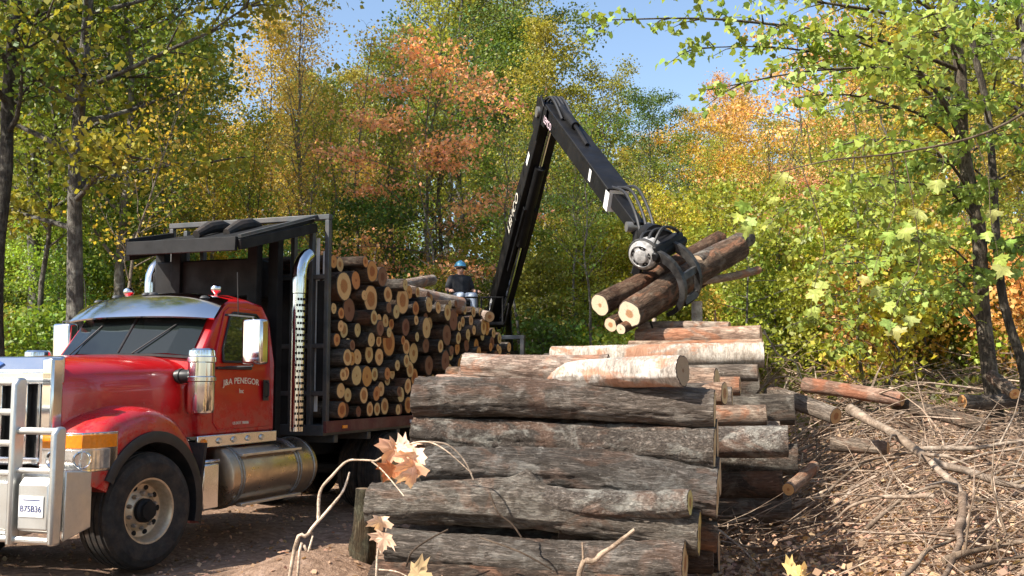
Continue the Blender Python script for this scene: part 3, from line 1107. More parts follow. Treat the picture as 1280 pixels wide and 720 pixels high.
def log_meshes(seed, L, ra, rb, nseg=22, nring=14, bend=0.03, rough=0.05, knots=(), bark='furrow', furrow=0.0):
    """log along local X, centred; returns bark mesh, two cut-end meshes"""
    rnd = random.Random(seed)
    verts, rings = [], []
    ph = rnd.uniform(0, 6.28)
    cs = [(rnd.uniform(.3, 1), rnd.uniform(0, 6.28), k) for k in (2, 3, 5)]
    for i in range(nring + 1):
        u = i / nring
        x = (u - .5) * L
        r = ra + (rb - ra) * u
        cy_ = bend * math.sin(u * math.pi + .2) * math.cos(ph)
        cz_ = bend * math.sin(u * math.pi + .2) * math.sin(ph)
        ring = []
        for j in range(nseg):
            a = 2 * math.pi * j / nseg
            f = 1 + sum(w * .022 * math.cos(k * a + p + u * .8) for w, p, k in cs)
            f += rough * noise.fractal(Vector((x * 1.6 + seed * 7.3, math.cos(a) * 2.2, math.sin(a) * 2.2)), .9, 2.1, 3)
            f += rough * .5 * noise.noise(Vector((x * 2.0 + seed, math.cos(a) * 9, math.sin(a) * 9)))
            if furrow:
                q_ = noise.fractal(Vector((x * 2.6 + seed * 3.1, math.cos(a) * r * 26, math.sin(a) * r * 26)), .8, 2.2, 3)
                f -= furrow * max(0, .32 - abs(q_)) / .32 * .8 - furrow * .4
                f += furrow * .5 * noise.noise(Vector((x * 23 + seed, math.cos(a) * r * 60, math.sin(a) * r * 60)))
            for (ku, ka, kw, kh) in knots:
                da = (a - ka + math.pi) % (2 * math.pi) - math.pi
                f += kh * math.exp(-((u - ku) * L / kw) ** 2 - (da * r / kw) ** 2) / max(r, .01)
            rr = r * f
            ring.append((x + (0 if 0 < i < nring else rnd.uniform(-.004, .004)), cy_ + rr * math.cos(a), cz_ + rr * math.sin(a)))
        rings.append(ring)
    verts = [p for r_ in rings for p in r_]
    faces = [(i * nseg + j, i * nseg + (j + 1) % nseg, (i + 1) * nseg + (j + 1) % nseg, (i + 1) * nseg + j) for i in range(nring) for j in range(nseg)]
    me = bpy.data.meshes.new("log")
    me.from_pydata(verts, [], [f[::-1] for f in faces])
    me.materials.append(BARKS[bark])
    me.polygons.foreach_set("use_smooth", [True] * len(me.polygons))
    ends = []
    for ring, sgn in ((rings[0], -1), (rings[-1], 1)):
        c = sum((Vector(p) for p in ring), Vector()) / nseg
        vv, rr = [], []
        fr = (1.0, .93, .6, .3)
        for f_ in fr:
            for p in ring:
                q = c + (Vector(p) - c) * f_
                q.x = c.x + (0.0 if f_ == 1.0 else sgn * .004)
                if f_ == 1.0:
                    q.x = p[0]
                vv.append(q)
                rr.append(f_)
        vv.append(Vector((c.x + sgn * .004, c.y, c.z)))
        rr.append(0.0)
        ff = []
        for k in range(3):
            for j in range(nseg):
                j2 = (j + 1) % nseg
                ff.append((k * nseg + j, k * nseg + j2, (k + 1) * nseg + j2, (k + 1) * nseg + j))
        for j in range(nseg):
            ff.append((3 * nseg + j, 3 * nseg + (j + 1) % nseg, 4 * nseg))
        if sgn > 0:
            pass
        e = bpy.data.meshes.new("cut_end")
        e.from_pydata([tuple(p) for p in vv], [], ff if sgn > 0 else [f[::-1] for f in ff])
        e.materials.append(M['cut'])
        at_ = e.attributes.new("rr", 'FLOAT', 'POINT')
        at_.data.foreach_set("value", rr)
        ends.append(e)
    return me, ends


def place_log(meshes, A, B=None, mat=None, label="", group=None, tint=(1, 1, 1), cut=(.62, .40, .20), roll=0, name="log"):
    me, ends = meshes
    o = bpy.data.objects.new(name, me)
    COL.objects.link(o)
    A, B = Vector(A), Vector(B)
    d = (B - A).normalized()
    q = d.to_track_quat('X', 'Z')
    o.matrix_world = Matrix.Translation((A + B) / 2) @ q.to_matrix().to_4x4() @ Matrix.Rotation(roll, 4, 'X')
    o.color = (*tint, 1)
    tag(o, label, "log", group)
    for e in ends:
        c = bpy.data.objects.new("cut_end", e)
        COL.objects.link(c)
        c.parent = o
        c.color = (*cut, 1)
    return o


# ---- load on the truck: logs lie crosswise, packed by dropping each to its lowest resting place
def pack_load():
    rnd = random.Random(11)
    floor = 1.29
    t_min, t_max = 3.36, 10.9
    C = []

    def maxz(t):
        return float(np.interp(t, [3.3, 4.3, 5.2, 7.0, 8.2, 9.2, 10.0, 10.9], [3.42, 3.50, 3.28, 3.12, 3.15, 2.75, 2.35, 2.1]))
    fails = 0
    while fails < 14 and len(C) < 260:
        r = rnd.choice([rnd.uniform(.075, .12), rnd.uniform(.10, .15), rnd.uniform(.12, .19), rnd.uniform(.085, .14)])
        if rnd.random() < .07:
            r = rnd.uniform(.19, .24)
        best = None
        cand = [(t_min + r, floor + r), (t_max - r, floor + r)]
        for i, (ti, zi, ri) in enumerate(C):
            # on the floor beside i
            dz = zi - floor - r
            R = ri + r + .004
            if abs(dz) < R:
                h = math.sqrt(R * R - dz * dz)
                cand += [(ti + h, floor + r), (ti - h, floor + r)]
            for wall in (t_min + r, t_max - r):
                dt = wall - ti
                if abs(dt) < R:
                    cand.append((wall, zi + math.sqrt(R * R - dt * dt)))
            for (tj, zj, rj) in C[:i]:
                dx, dy = tj - ti, zj - zi
                D2 = dx * dx + dy * dy
                Rj = rj + r + .004
                if D2 > (R + Rj) ** 2 or D2 < 1e-6:
                    continue
                D = math.sqrt(D2)
                a = (R * R - Rj * Rj + D2) / (2 * D)
                h2 = R * R - a * a
                if h2 < 0:
                    continue
                h = math.sqrt(h2)
                mx, my = ti + a * dx / D, zi + a * dy / D
                for sg in (-1, 1):
                    cand.append((mx - sg * h * dy / D, my + sg * h * dx / D))
        for (t, z) in cand:
            if t < t_min + r - 1e-6 or t > t_max - r + 1e-6 or z < floor + r - 1e-6:
                continue
            if z + r > maxz(t):
                continue
            ok = True
            for (ti, zi, ri) in C:
                if (t - ti) ** 2 + (z - zi) ** 2 < (r + ri) ** 2:
                    ok = False
                    break
            if ok:
                key = z + rnd.uniform(0, .05)
                if best is None or key < best[0]:
                    best = (key, t, z)
        if best is None:
            fails += 1
            continue
        C.append((best[1], best[2], r))
    return C


LOADPROTO = []
for k in range(10):
    LOADPROTO.append((log_meshes(500 + k, 2.5, .1, .097, 18, 6, 0.008, .045, bark=['brown', 'furrow', 'brown', 'flaky', 'furrow'][k % 5])))


def scaled_log(k, r, L):
    """share mesh; size by object scale"""
    return LOADPROTO[k % 10]


def load_truck():
    rnd = random.Random(5)
    for i, (t, z, r) in enumerate(pack_load()):
        me, ends = LOADPROTO[rnd.randrange(10)]
        o = bpy.data.objects.new("log", me)
        COL.objects.link(o)
        L = 2.5 * rnd.uniform(.97, 1.03)
        off = rnd.gauss(0, .07)
        s = r / .112
        base = tl(t, off, z)
        q = (-TP).to_track_quat('X', 'Z') if rnd.random() < .5 else TP.to_track_quat('X', 'Z')
        o.matrix_world = Matrix.Translation(base) @ q.to_matrix().to_4x4() @ Matrix.Rotation(rnd.uniform(0, 6.28), 4, 'X') @ Matrix.Diagonal((L / 2.5, s * rnd.uniform(.9, 1.0), s, 1))
        v = rnd.uniform(.55, 1.0)
        o.color = (v, v * .93, v * .87, 1)
        x = rnd.random()
        if x < .60:
            cut, look = (.74 * rnd.uniform(.85, 1.1), .46, .19), "a pale tan cut end"
        elif x < .84:
            cut, look = (.62, .27 * rnd.uniform(.9, 1.1), .075), "an orange-brown cut end"
        else:
            cut, look = (.24, .10 * rnd.uniform(.9, 1.1), .05), "a dark reddish cut end"
        size = "thick" if r > .15 else ("thin" if r < .11 else "medium")
        tag(o, f"{size} log with {look}, loaded crosswise on the red truck", "log", f"{size} logs with {look} on the truck")
        for e in ends:
            c = bpy.data.objects.new("cut_end", e)
            COL.objects.link(c)
            c.parent = o
            c.color = (*cut, 1)


load_truck()
# logs lying skew on top of the load, lit from above
for (a, b, r, bk, lab) in [
    ((475, 360, 16.0), (575, 382, 17.2), .155, 'pale', "pale peeled log lying on top of the truck load below the operator"),
    ((590, 392, 18.4), (612, 396, 17.7), .10, 'pale', "short pale log stub at the rear top of the truck load"),
    ((470, 364, 15.6), (540, 350, 18.0), .10, 'pale', "pale sunlit log lying askew on the truck load's far edge"),
]:
    A = at(*a)
    B = at(*b)
    place_log(log_meshes(int(a[0]), (B - A).length, r, r * .95, 18, 8, .01, .04, bark=bk), A, B, label=lab, tint=(1, 1, 1), cut=(.60, .36, .17))

# ---- front pile
PQ = Vector((math.cos(rad(14)), -math.sin(rad(14)), 0))


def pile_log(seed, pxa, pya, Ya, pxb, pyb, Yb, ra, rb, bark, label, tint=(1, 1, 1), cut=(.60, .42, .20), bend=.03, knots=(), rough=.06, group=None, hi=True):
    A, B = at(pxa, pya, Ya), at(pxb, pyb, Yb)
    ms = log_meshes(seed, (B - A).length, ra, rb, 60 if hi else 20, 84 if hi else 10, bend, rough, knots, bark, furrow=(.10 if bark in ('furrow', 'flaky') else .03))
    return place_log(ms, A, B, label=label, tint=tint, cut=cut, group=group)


YL, YR = 8.87, 8.25
pile_log(1, 521, 498, YL, 893, 510, YR, .166, .150, 'furrow', "dark grey log along the pile's upper edge, scuffed orange at one end", (1.05, 1.0, .97), knots=((.9, 4.5, .1, .02), (.3, 1.0, .06, .03), (.62, 5.6, .05, .03)), bend=.045)
pile_log(2, 519, 540, YL - .02, 893, 562, YR - .02, .145, .165, 'flaky', "speckled rough-barked log second from the top of the pile face", (1.0, .98, .95), rough=.10, bend=.05)
pile_log(3, 532, 584, YL - .1, 897, 614, YR - .08, .155, .19, 'furrow', "furrowed grey log with a broken branch stub on top", (.92, .93, .95), knots=((.6, 1.57, .07, .09), (.75, 1.2, .2, .03), (.3, 0.3, .06, .03)), bend=.08, rough=.11)
pile_log(4, 464, 633, YL - .2, 874, 664, YR - .25, .168, .172, 'furrow', "thick twisted grey log with a swollen knob in its middle", (1.1, 1.07, 1.02), knots=((.49, 1.5, .09, .10), (.42, 1.2, .2, .04), (.2, .2, .07, .035)), bend=.09, rough=.12, cut=(.60, .45, .14))
pile_log(5, 683, 624, YR + .02, 862, 629, YR - .38, .105, .10, 'flaky', "short thin grey log wedged above the knobbed log", (1.1, 1.08, 1.05), cut=(.62, .50, .16))
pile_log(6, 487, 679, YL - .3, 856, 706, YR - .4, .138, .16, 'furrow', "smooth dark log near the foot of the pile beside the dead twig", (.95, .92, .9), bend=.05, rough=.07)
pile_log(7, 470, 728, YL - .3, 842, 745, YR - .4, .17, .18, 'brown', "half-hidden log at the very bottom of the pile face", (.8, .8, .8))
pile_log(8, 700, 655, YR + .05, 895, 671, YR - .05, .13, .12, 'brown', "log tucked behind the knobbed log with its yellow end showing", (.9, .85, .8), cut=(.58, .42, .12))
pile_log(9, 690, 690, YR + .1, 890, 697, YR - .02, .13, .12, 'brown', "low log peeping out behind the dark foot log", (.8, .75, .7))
# top of the front row
pile_log(10, 581, 456, 8.95, 760, 462, 8.6, .105, .12, 'pale', "pink-scarred pale log on top of the pile, split at one end", (1.05, 1, .97), cut=(.62, .40, .25))
pile_log(11, 690, 470, 8.75, 853, 463, 8.1, .115, .125, 'birch', "white birch log lying on top of the pile with scribbled marks", (1.05, 1.05, 1.05), cut=(.35, .25, .15))
pile_log(12, 547, 481, 9.0, 745, 484, 8.65, .09, .085, 'pale', "pale pink peeled log behind the top dark log", (1.05, .95, .9))
pile_log(13, 700, 484, 9.3, 896, 478, 8.75, .12, .125, 'pale', "tan log lying behind the white birch log", (.95, .85, .75))
pile_log(14, 575, 474, 9.35, 800, 478, 9.0, .10, .10, 'pale', "rust-streaked pale log under the pink-scarred log", (1, .88, .8))
pile_log(15, 640, 470, 9.6, 850, 470, 9.2, .085, .08, 'pale', "thin rosy pole lying behind the birch log", (1.1, .9, .82), hi=False)
pile_log(16, 560, 470, 9.7, 720, 474, 9.4, .08, .075, 'brown', "thin brown pole behind the pale split log", (1.3, 1.15, 1.0), hi=False)
pile_log(17, 800, 490, 8.9, 905, 492, 8.55, .10, .095, 'pale', "stubby tan log end showing past the top dark log", (1, .8, .66), hi=False)
# hidden body of the front row, seen through the gaps and from above
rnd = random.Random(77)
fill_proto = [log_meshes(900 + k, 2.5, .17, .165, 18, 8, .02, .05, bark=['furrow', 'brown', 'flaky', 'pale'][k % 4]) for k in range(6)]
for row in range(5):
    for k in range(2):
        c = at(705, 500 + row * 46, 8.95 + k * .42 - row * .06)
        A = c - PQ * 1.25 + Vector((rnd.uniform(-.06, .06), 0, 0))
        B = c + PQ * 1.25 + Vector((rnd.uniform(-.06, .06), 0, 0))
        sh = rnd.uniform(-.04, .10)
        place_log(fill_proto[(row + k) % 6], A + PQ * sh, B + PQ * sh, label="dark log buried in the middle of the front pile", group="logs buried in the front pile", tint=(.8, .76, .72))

# ---- second row, farther back and taller
second = [
    (800, 408, 912, 408, 12.6, .06, 'pale', "slender pale pole on the crest of the rear pile", (1, .95, .9)),
    (796, 421, 951, 417, 12.2, .095, 'pale', "pink-stained log near the crest of the rear pile", (1.05, .9, .8)),
    (787, 434, 953, 431, 11.9, .075, 'pale', "narrow tan log under the pink-stained log of the rear pile", (.95, .82, .7)),
    (690, 449, 955, 443, 11.5, .14, 'birch', "long whitish speckled log across the rear pile", (.9, .86, .8)),
    (700, 470, 947, 466, 11.3, .09, 'furrow', "grey log below the whitish log of the rear pile", (1.5, 1.4, 1.3)),
    (690, 484, 925, 482, 10.9, .095, 'pale', "orange-tan log low on the rear pile", (1, .8, .66)),
    (660, 500, 915, 498, 10.6, .11, 'furrow', "weathered log jutting past the front pile's end", (1.3, 1.25, 1.2)),
    (690, 523, 958, 519, 10.4, .10, 'pale', "brown-grey log resting on slash beside the pile", (.8, .72, .64)),
    (680, 549, 985, 552, 10.1, .15, 'flaky', "thick lichen-speckled log sloping into the slash", (1.4, 1.35, 1.3)),
]
for i, (xa, ya, xb, yb, Y, r, bk, lab, tint) in enumerate(second):
    A, B = at(xa, ya, Y + .3), at(xb, yb, Y - .25)
    place_log(log_meshes(40 + i, (B - A).length, r * 1.02, r, 22, 14, .02, .06, bark=bk), A, B, label=lab, tint=tint, cut=(.55, .36, .18), roll=i)
for row in range(7):
    for k in range(2):
        z = .55 + row * .235
        Y = 12.4 + k * .3 - row * .02
        A = Vector((.45 + rnd.uniform(-.1, .1), Y + .3, z))
        B = A + PQ * 2.42
        place_log(fill_proto[(row * 2 + k) % 6], A, B, label="grey log buried in the body of the rear pile", group="logs buried in the rear pile", tint=(1, .95, .9), roll=row)
for row in range(5):
    A = Vector((.55 + rnd.uniform(-.1, .1), 11.6, .45 + row * .26))
    place_log(fill_proto[row % 6], A, A + PQ * 2.35, label="grey log buried in the body of the rear pile", group="logs buried in the rear pile", tint=(.9, .86, .8), roll=row * 2)

# pale stakes standing behind the rear pile
for (px, py0, py1, Y, r, lab) in [(871, 377, 470, 13.4, .075, "white birch stake standing upright behind the rear pile"),
                                 (818, 398, 470, 13.4, .03, "thin white stake standing behind the rear pile"),
                                 (894, 388, 470, 13.6, .012, "thin twig-like stake behind the rear pile")]:
    A, B = at(px, py1, Y), at(px, py0, Y)
    A.z = terrain(A.x, A.y) - .1
    place_log(log_meshes(px, (B - A).length, r, r * .95, 12, 6, .005, .03, bark='birch'), A, B, label=lab, tint=(1.25, 1.25, 1.2), cut=(.6, .5, .4), name="stake")

A = at(452, 650, 9.5)
A.z = terrain(A.x, A.y) - .08
B = A + Vector((.03, .02, .72))
place_log(log_meshes(311, (B - A).length, .115, .085, 28, 16, .02, .12, ((.3, 1, .08, .03), (.7, 4, .06, .03)), 'furrow', furrow=.12), A, B, label="dark mossy stump between the pile and the truck's rear wheels", tint=(.45, .46, .34), cut=(.2, .15, .09), name="stump")["category"] = "stump"

# ------------------------------------------------------------------ loader
def build_loader():
    base = tl(12.6, 0, 1.04)
    Ld = thing("knuckleboom_loader", "black knuckleboom log loader with long folded boom and grapple", "loader", base)

    def W(m, *a, **k):
        o = m.build(*a, **k)
        o.parent = Ld
        o.matrix_parent_inverse = Matrix.Translation(-base)
        return o

    P0 = at(622, 392, 22.3)
    PE = at(688, 141, 18.2)
    PT = at(797, 284, 13.75)
    hd = Vector((PT.x - P0.x, PT.y - P0.y, 0)).normalized()
    side = Vector((-hd.y, hd.x, 0))
    m = MB()
    m.bx((base.x - .45, base.y - .45, 1.042), (base.x + .45, base.y + .45, 1.25))
    m.tube([(base.x, base.y, 1.25), (base.x, base.y, 2.3)], [.34, .30], 20)
    m.tube([(base.x, base.y, 2.3), (base.x, base.y, 2.42)], .42, 24)
    W(m, "pedestal", M['black'])
    m = MB()
    for s in (-1, 1):
        o_ = side * (.22 * s)
        b0 = Vector((base.x, base.y, 2.42))
        m.add([b0 + o_ + hd * .30 + side * .03 * s, b0 + o_ - hd * .38 + side * .03 * s, P0 + o_ - hd * .2 + side * .03 * s + Vector((0, 0, .15)), P0 + o_ + hd * .2 + side * .03 * s + Vector((0, 0, .05)),
               b0 + o_ + hd * .30, b0 + o_ - hd * .38, P0 + o_ - hd * .2 + Vector((0, 0, .15)), P0 + o_ + hd * .2 + Vector((0, 0, .05))],
              [(0, 1, 2, 3), (7, 6, 5, 4), (0, 4, 5, 1), (1, 5, 6, 2), (2, 6, 7, 3), (3, 7, 4, 0)])
    m.tube([P0 - side * .3, P0 + side * .3], .09, 14)
    W(m, "mast", M['boom'], bevel=.01)
    # main boom
    ax = (PE - P0).normalized()
    m = MB()
    m.beam(P0 - ax * .15, P0 + ax * (PE - P0).length * .55, hd, .40, .44, .42, .46)
    m.beam(P0 + ax * (PE - P0).length * .551, PE + ax * .12, hd, .42, .46, .34, .34)
    for s in (-1, 1):
        m.beam(PE - ax * .45 + side * .195 * s, PE + ax * .26 + side * .195 * s, hd, .04, .52, .04, .34)
    boom = W(m, "main_boom", M['boom'], bevel=.015)
    # lift cylinder and stick cylinder
    m = MB()
    n_ = side.cross(ax).normalized()
    if n_.dot(hd) < 0:
        n_ = -n_
    L = (PE - P0).length
    m.tube([P0 + ax * L * .44 + n_ * .30, P0 + ax * L * .80 + n_ * .24], .10, 14)
    m.tube([P0 + n_ * .32 - ax * .1, P0 + ax * L * .45 + n_ * .30], .045, 10, mi=1)
    m.tube([P0 + ax * L * .80 + n_ * .24, PE + n_ * .22 - ax * .05], .035, 10, mi=1)
    W(m, "lift_cylinder", [M['boom'], M['rod']])
    for s in (-1, 1):
        m = MB()
        m.beam(P0 + ax * L * .30 + side * s * .1 + n_ * .25, P0 + ax * L * .62 + side * s * .1 + n_ * .27, hd, .06, .14)
        W(m, "cylinder_bracket", M['boom'], bevel=.008)
    # stick
    sx = (PT - PE).normalized()
    LS = (PT - PE).length
    up2 = side.cross(sx)
    if up2.z < 0:
        up2 = -up2
    m = MB()
    m.beam(PE - sx * .25, PE + sx * LS * .80, up2, .27, .34, .26, .30)
    m.beam(PE + sx * LS * .05 + up2 * .20, PE + sx * LS * .82 + up2 * .16, up2, .36, .05)
    m.beam(PE + sx * LS * .80, PT + sx * .05, up2, .18, .22, .16, .18)
    for s in (-1, 1):
        m.beam(PE - sx * .30 + side * .19 * s, PE + sx * .40 + side * .17 * s, up2, .035, .42, .035, .34)
    stick = W(m, "stick_boom", M['boom'], bevel=.012)
    m = MB()
    m.tube([PE + sx * .2 + up2 * .30, PE + sx * 1.7 + up2 * .28], .07, 12)
    m.tube([PE + sx * 1.7 + up2 * .28, PE + sx * 2.5 + up2 * .22], .035, 10)
    W(m, "stick_cylinder", M['boom'])
    m = MB()
    m.tube([PE - side * .26, PE + side * .26], .10, 16)
    W(m, "pivot_pin", M['worn_steel'])
    m = MB()
    m.tube([PT - side * .16, PT + side * .16], .07, 14)
    W(m, "pivot_pin", M['worn_steel'])
    # white collar and decals
    m = MB()
    m.beam(PE + sx * LS * .785, PE + sx * LS * .82, up2, .285, .33)
    W(m, "white_collar", M['white'])
    # hoses
    rn = random.Random(3)
    for k in range(4):
        m = MB()
        o_ = side * (-.10 + .065 * k)
        pts = [PE - ax * .9 + n_ * -.28 + o_, PE - ax * .3 - n_ * .34 + o_, PE + ax * .28 + o_ - n_ * .05, PE + sx * .5 + up2 * .36 + o_, PE + sx * 1.2 + up2 * .24 + o_]
        m.tube(smooth_path(pts, 5), .022, 6)
        W(m, "hydraulic_hose", M['hose'])
    for k in range(3):
        m = MB()
        o_ = side * (-.08 + .08 * k)
        pts = [PE + sx * LS * .80 + up2 * .17 + o_, PE + sx * LS * .92 + up2 * (.30 + .04 * k) + o_, PT + hd * (.28 + .05 * k) + o_ + Vector((0, 0, -.05)), PT + hd * .16 + Vector((0, 0, -.42)) + o_, PT + Vector((0, 0, -.62)) + o_]
        m.tube(smooth_path(pts, 5), .02, 6)
        W(m, "hydraulic_hose", M['hose'])
    m = MB()
    m.tube(smooth_path([P0 + ax * .2 - n_ * .22 + side * .1, P0 + ax * .6 - n_ * .5, P0 + ax * .1 - n_ * .55 + Vector((0, 0, -.3)), P0 - n_ * .3 + Vector((0, 0, -.7))], 6), .02, 6)
    m.tube(smooth_path([P0 + ax * .3 + n_ * .3, P0 + ax * .9 + n_ * .55, P0 + ax * .1 + n_ * .62, P0 - ax * .3 + n_ * .3], 6), .014, 6)
    W(m, "hydraulic_hose", M['hose'])

    # lettering on the boom faces seen from the front
    def face_matrix(o, right, up):
        nrm = right.cross(up)
        R = Matrix((right, up, nrm)).transposed().to_4x4()
        return Matrix.Translation(o) @ R
    # faces of the boom that look towards -hd*... : front face normal n_
    F = P0 + ax * L * .50 + side * 0.0
    cands = [n_, -n_, side, -side]
    best = max((side, -side), key=lambda q: q.dot((Vector((0, 0, EYE)) - F).normalized()))

    def decal(name, txt, size, pos, right, mat, off):
        nrm = best
        up = nrm.cross(right).normalized()
        Mx = face_matrix(pos + nrm * off, right, up)
        o = text_obj(name, txt, size, mat, Ld, Matrix.Identity(4))
        o.data.transform(Mx)
        o.matrix_parent_inverse = Matrix.Translation(-base)
    decal("boom_lettering", "LEMCO", .30, P0 + ax * L * .545, ax, M['decal'], .222)
    decal("stick_lettering", "LEMCO", .17, PE + sx * LS * .13, sx, M['pinkdecal'], .212)
    # the same marks on the front faces
    def plate(o, a1, a2, nrm, w, h, mat, name):
        m = MB()
        m.add([o - a1 * w / 2 - a2 * h / 2 + nrm * .003, o + a1 * w / 2 - a2 * h / 2 + nrm * .003, o + a1 * w / 2 + a2 * h / 2 + nrm * .003, o - a1 * w / 2 + a2 * h / 2 + nrm * .003], [(0, 1, 2, 3)])
        W(m, name, mat)
    for fr, h in ((.06, .34), (.80, .26)):
        plate(P0 + ax * L * fr + best * (.208 if fr < .5 else .197), n_, ax, best, .12, h, M['white'], "warning_plate")
    plate(PE + sx * LS * .62 + best * .133, sx, up2, best, .12, .18, M['white'], "warning_plate")

    # seat, platform, guard rail
    S = at(575, 377, 22.0)
    m = MB()
    m.bx((S.x - .36, S.y - .6, S.z - .52), (base.x + .1, S.y + .5, S.z - .46))
    W(m, "platform", M['black'])
    m = MB()
    m.bx((S.x - .24, S.y - .2, S.z - .10), (S.x + .24, S.y + .27, S.z - .005))
    m.bx((S.x - .22, S.y + .22, S.z - .005), (S.x + .22, S.y + .30, S.z + .45))
    m.bx((S.x - .05, S.y - .05, S.z - .46), (S.x + .05, S.y + .05, S.z - .10))
    W(m, "seat", M['plastic'], bevel=.03)
    m = MB()
    fl = S + Vector((.05, -.58, -.46))
    for (x0, x1) in ((.0, .34), (.42, .86)):
        m.tube(smooth_path([fl + Vector((x0, 0, 0)), fl + Vector((x0, 0, .46)), fl + Vector((x0 + .04, 0, .5)), fl + Vector((x1 - .04, 0, .5)), fl + Vector((x1, 0, .46)), fl + Vector((x1, 0, 0))], 2), .02, 8)
    W(m, "guard_rail", M['black'])
    m = MB()
    for dx in (-.30, .30):
        m.tube([S + Vector((dx + .12, -.22, -.46)), S + Vector((dx + .06, -.30, .16))], .012, 6)
        m.tube([S + Vector((dx + .06, -.30, .16)), S + Vector((dx + .06, -.30, .22))], .025, 8)
    W(m, "control_lever", M['plastic'])
    for s in (-1, 1):
        m = MB()
        w = TP * s
        a = tl(12.0, s * .4, .95)
        b_ = tl(12.0, s * 1.5, .9)
        m.beam(a, b_, (0, 0, 1), .16, .18)
        m.beam(b_, Vector((b_.x, b_.y, terrain(b_.x, b_.y) + .03)), TD, .14, .14)
        m.box((b_.x, b_.y, terrain(b_.x, b_.y) + .02), (.4, .4, .05))
        W(m, "stabilizer_leg", M['black'])

    # ---- grapple: frame aligned with the held logs
    N1 = at(790, 393, 12.2)
    F1 = at(926, 306, 13.9)
    g = (F1 - N1).normalized()
    C = at(836, 350, 12.85)
    gu = (Vector((0, 0, 1)) - g * g.z).normalized()
    gs = g.cross(gu).normalized()
    m = MB()
    hub = C + gu * .42
    m.tube([PT, PT + Vector((0, 0, -.30))], .07, 12)
    top = PT + Vector((0, 0, -.30))
    m.tube([top, top * .45 + hub * .55 + Vector((0, 0, .16))], [.10, .13], 14)
    W(m, "hanger_link", M['boom'])
    m = MB()
    rt = top * .45 + hub * .55 + Vector((0, 0, .16))
    m.tube([rt, rt * .3 + hub * .7 + Vector((0, 0, .08))], .17, 18)
    W(m, "rotator", M['boom'])
    m = MB()
    Mg = Matrix((g, gs, gu)).transposed().to_4x4()
    Mg.translation = C
    m.box((0, 0, .42), (.62, .34, .20), M=Mg)
    m.tube([Mg @ Vector((-.34, -.13, .40)), Mg @ Vector((.34, -.13, .40))], .06, 12)
    m.tube([Mg @ Vector((-.34, .13, .40)), Mg @ Vector((.34, .13, .40))], .06, 12)
    head = W(m, "grapple_head", M['boom'], bevel=.02)

    def arc_tine(sg, x0, x1, a0, a1, Rr, cx, cz, th0, th1, mat, name):
        """plate curved round the log axis"""
        m = MB()
        K = 16
        rows = []
        for k in range(K + 1):
            f = k / K
            a = rad(a0 + (a1 - a0) * f)
            th = th0 + (th1 - th0) * f
            for q, xx in ((Rr, x0), (Rr, x1), (Rr + th, x1), (Rr + th, x0)):
                rows.append(Mg @ Vector((xx, cx + sg * q * math.cos(a), cz + q * math.sin(a))))
        fs = []
        for k in range(K):
            for j in range(4):
                fs.append((k * 4 + j, k * 4 + (j + 1) % 4, (k + 1) * 4 + (j + 1) % 4, (k + 1) * 4 + j))
        fs += [(0, 1, 2, 3), (K * 4 + 3, K * 4 + 2, K * 4 + 1, K * 4)]
        m.add(rows, fs)
        return W(m, name, mat, ang=40)
    for x0, x1 in ((-.30, -.24), (.05, .11)):
        arc_tine(1, x0, x1, 88, -78, .36, -.02, .02, .13, .05, M['dark_steel'], "tine")
    for x0, x1 in ((-.14, -.08), (.21, .27)):
        arc_tine(-1, x0, x1, 88, -72, .36, .02, .02, .13, .05, M['boom'], "tine")
    for (xa, xb, aa) in ((-.24, .05, 10), (-.24, .05, -35)):
        a = rad(aa)
        m = MB()
        m.beam(Mg @ Vector((xa, -.02 + .41 * math.cos(a), .02 + .41 * math.sin(a))), Mg @ Vector((xb, -.02 + .41 * math.cos(a), .02 + .41 * math.sin(a))), gu, .05, .08)
        W(m, "tine_brace", M['dark_steel'])
    # pale worn motor housing with dark openings, bulging from the near end
    HM = Mg @ Matrix.Translation((-.30, -.06, .43)) @ Matrix.Rotation(rad(-90), 4, 'Y')
    m = MB()
    dome = [(.23, -.22), (.235, -.02), (.215, .03), (.17, .06), (.16, .045), (.11, .05), (.10, .085), (.05, .095), (.001, .095)]
    m.lathe(dome, 26, HM @ Matrix.Diagonal((.80, .88, .8, 1)))
    sh = W(m, "motor_housing", M['grapple_white'], ang=30)
    for (aa, rr_, hh, r) in ((25, .135, .035, .032), (95, .135, .035, .026), (165, .135, .035, .03), (235, .135, .035, .028), (300, .135, .035, .03)):
        m = MB()
        a = rad(aa)
        m.lathe([(r, -.03), (r, .012), (r * .7, .018), (.001, .006)], 12, HM @ Matrix.Translation((.8 * rr_ * math.cos(a), .88 * rr_ * math.sin(a), hh * .8)) @ Matrix.Rotation(a, 4, 'Z') @ Matrix.Diagonal((.8, 1.6, 1, 1)))
        o = m.build("housing_opening", M['black'], sh)
    m = MB()
    m.tube([HM @ Vector((.19 * math.cos(q), .21 * math.sin(q), -.03)) for q in np.linspace(0, 6.28, 25)], .022, 6)
    m.build("housing_flange", M['dark_steel'], sh)
    for k in range(3):
        m = MB()
        y_ = -.10 + .10 * k
        m.tube(smooth_path([Mg @ Vector((-.3, y_, .5)), Mg @ Vector((-.05, y_ * 1.5, .64 + .02 * k)), Mg @ Vector((.25, y_ * 1.2, .56)), Mg @ Vector((.36, y_, .40))], 5), .02, 6)
        W(m, "grapple_hose", M['hose'])

    # held logs
    def held(seed, a, b, ra, rb, bark, lab, tint, cut):
        A, B = at(*a), at(*b)
        place_log(log_meshes(seed, (B - A).length, ra, rb, 28, 20, .02, .07, bark=bark), A, B, label=lab, tint=tint, cut=cut, roll=seed)
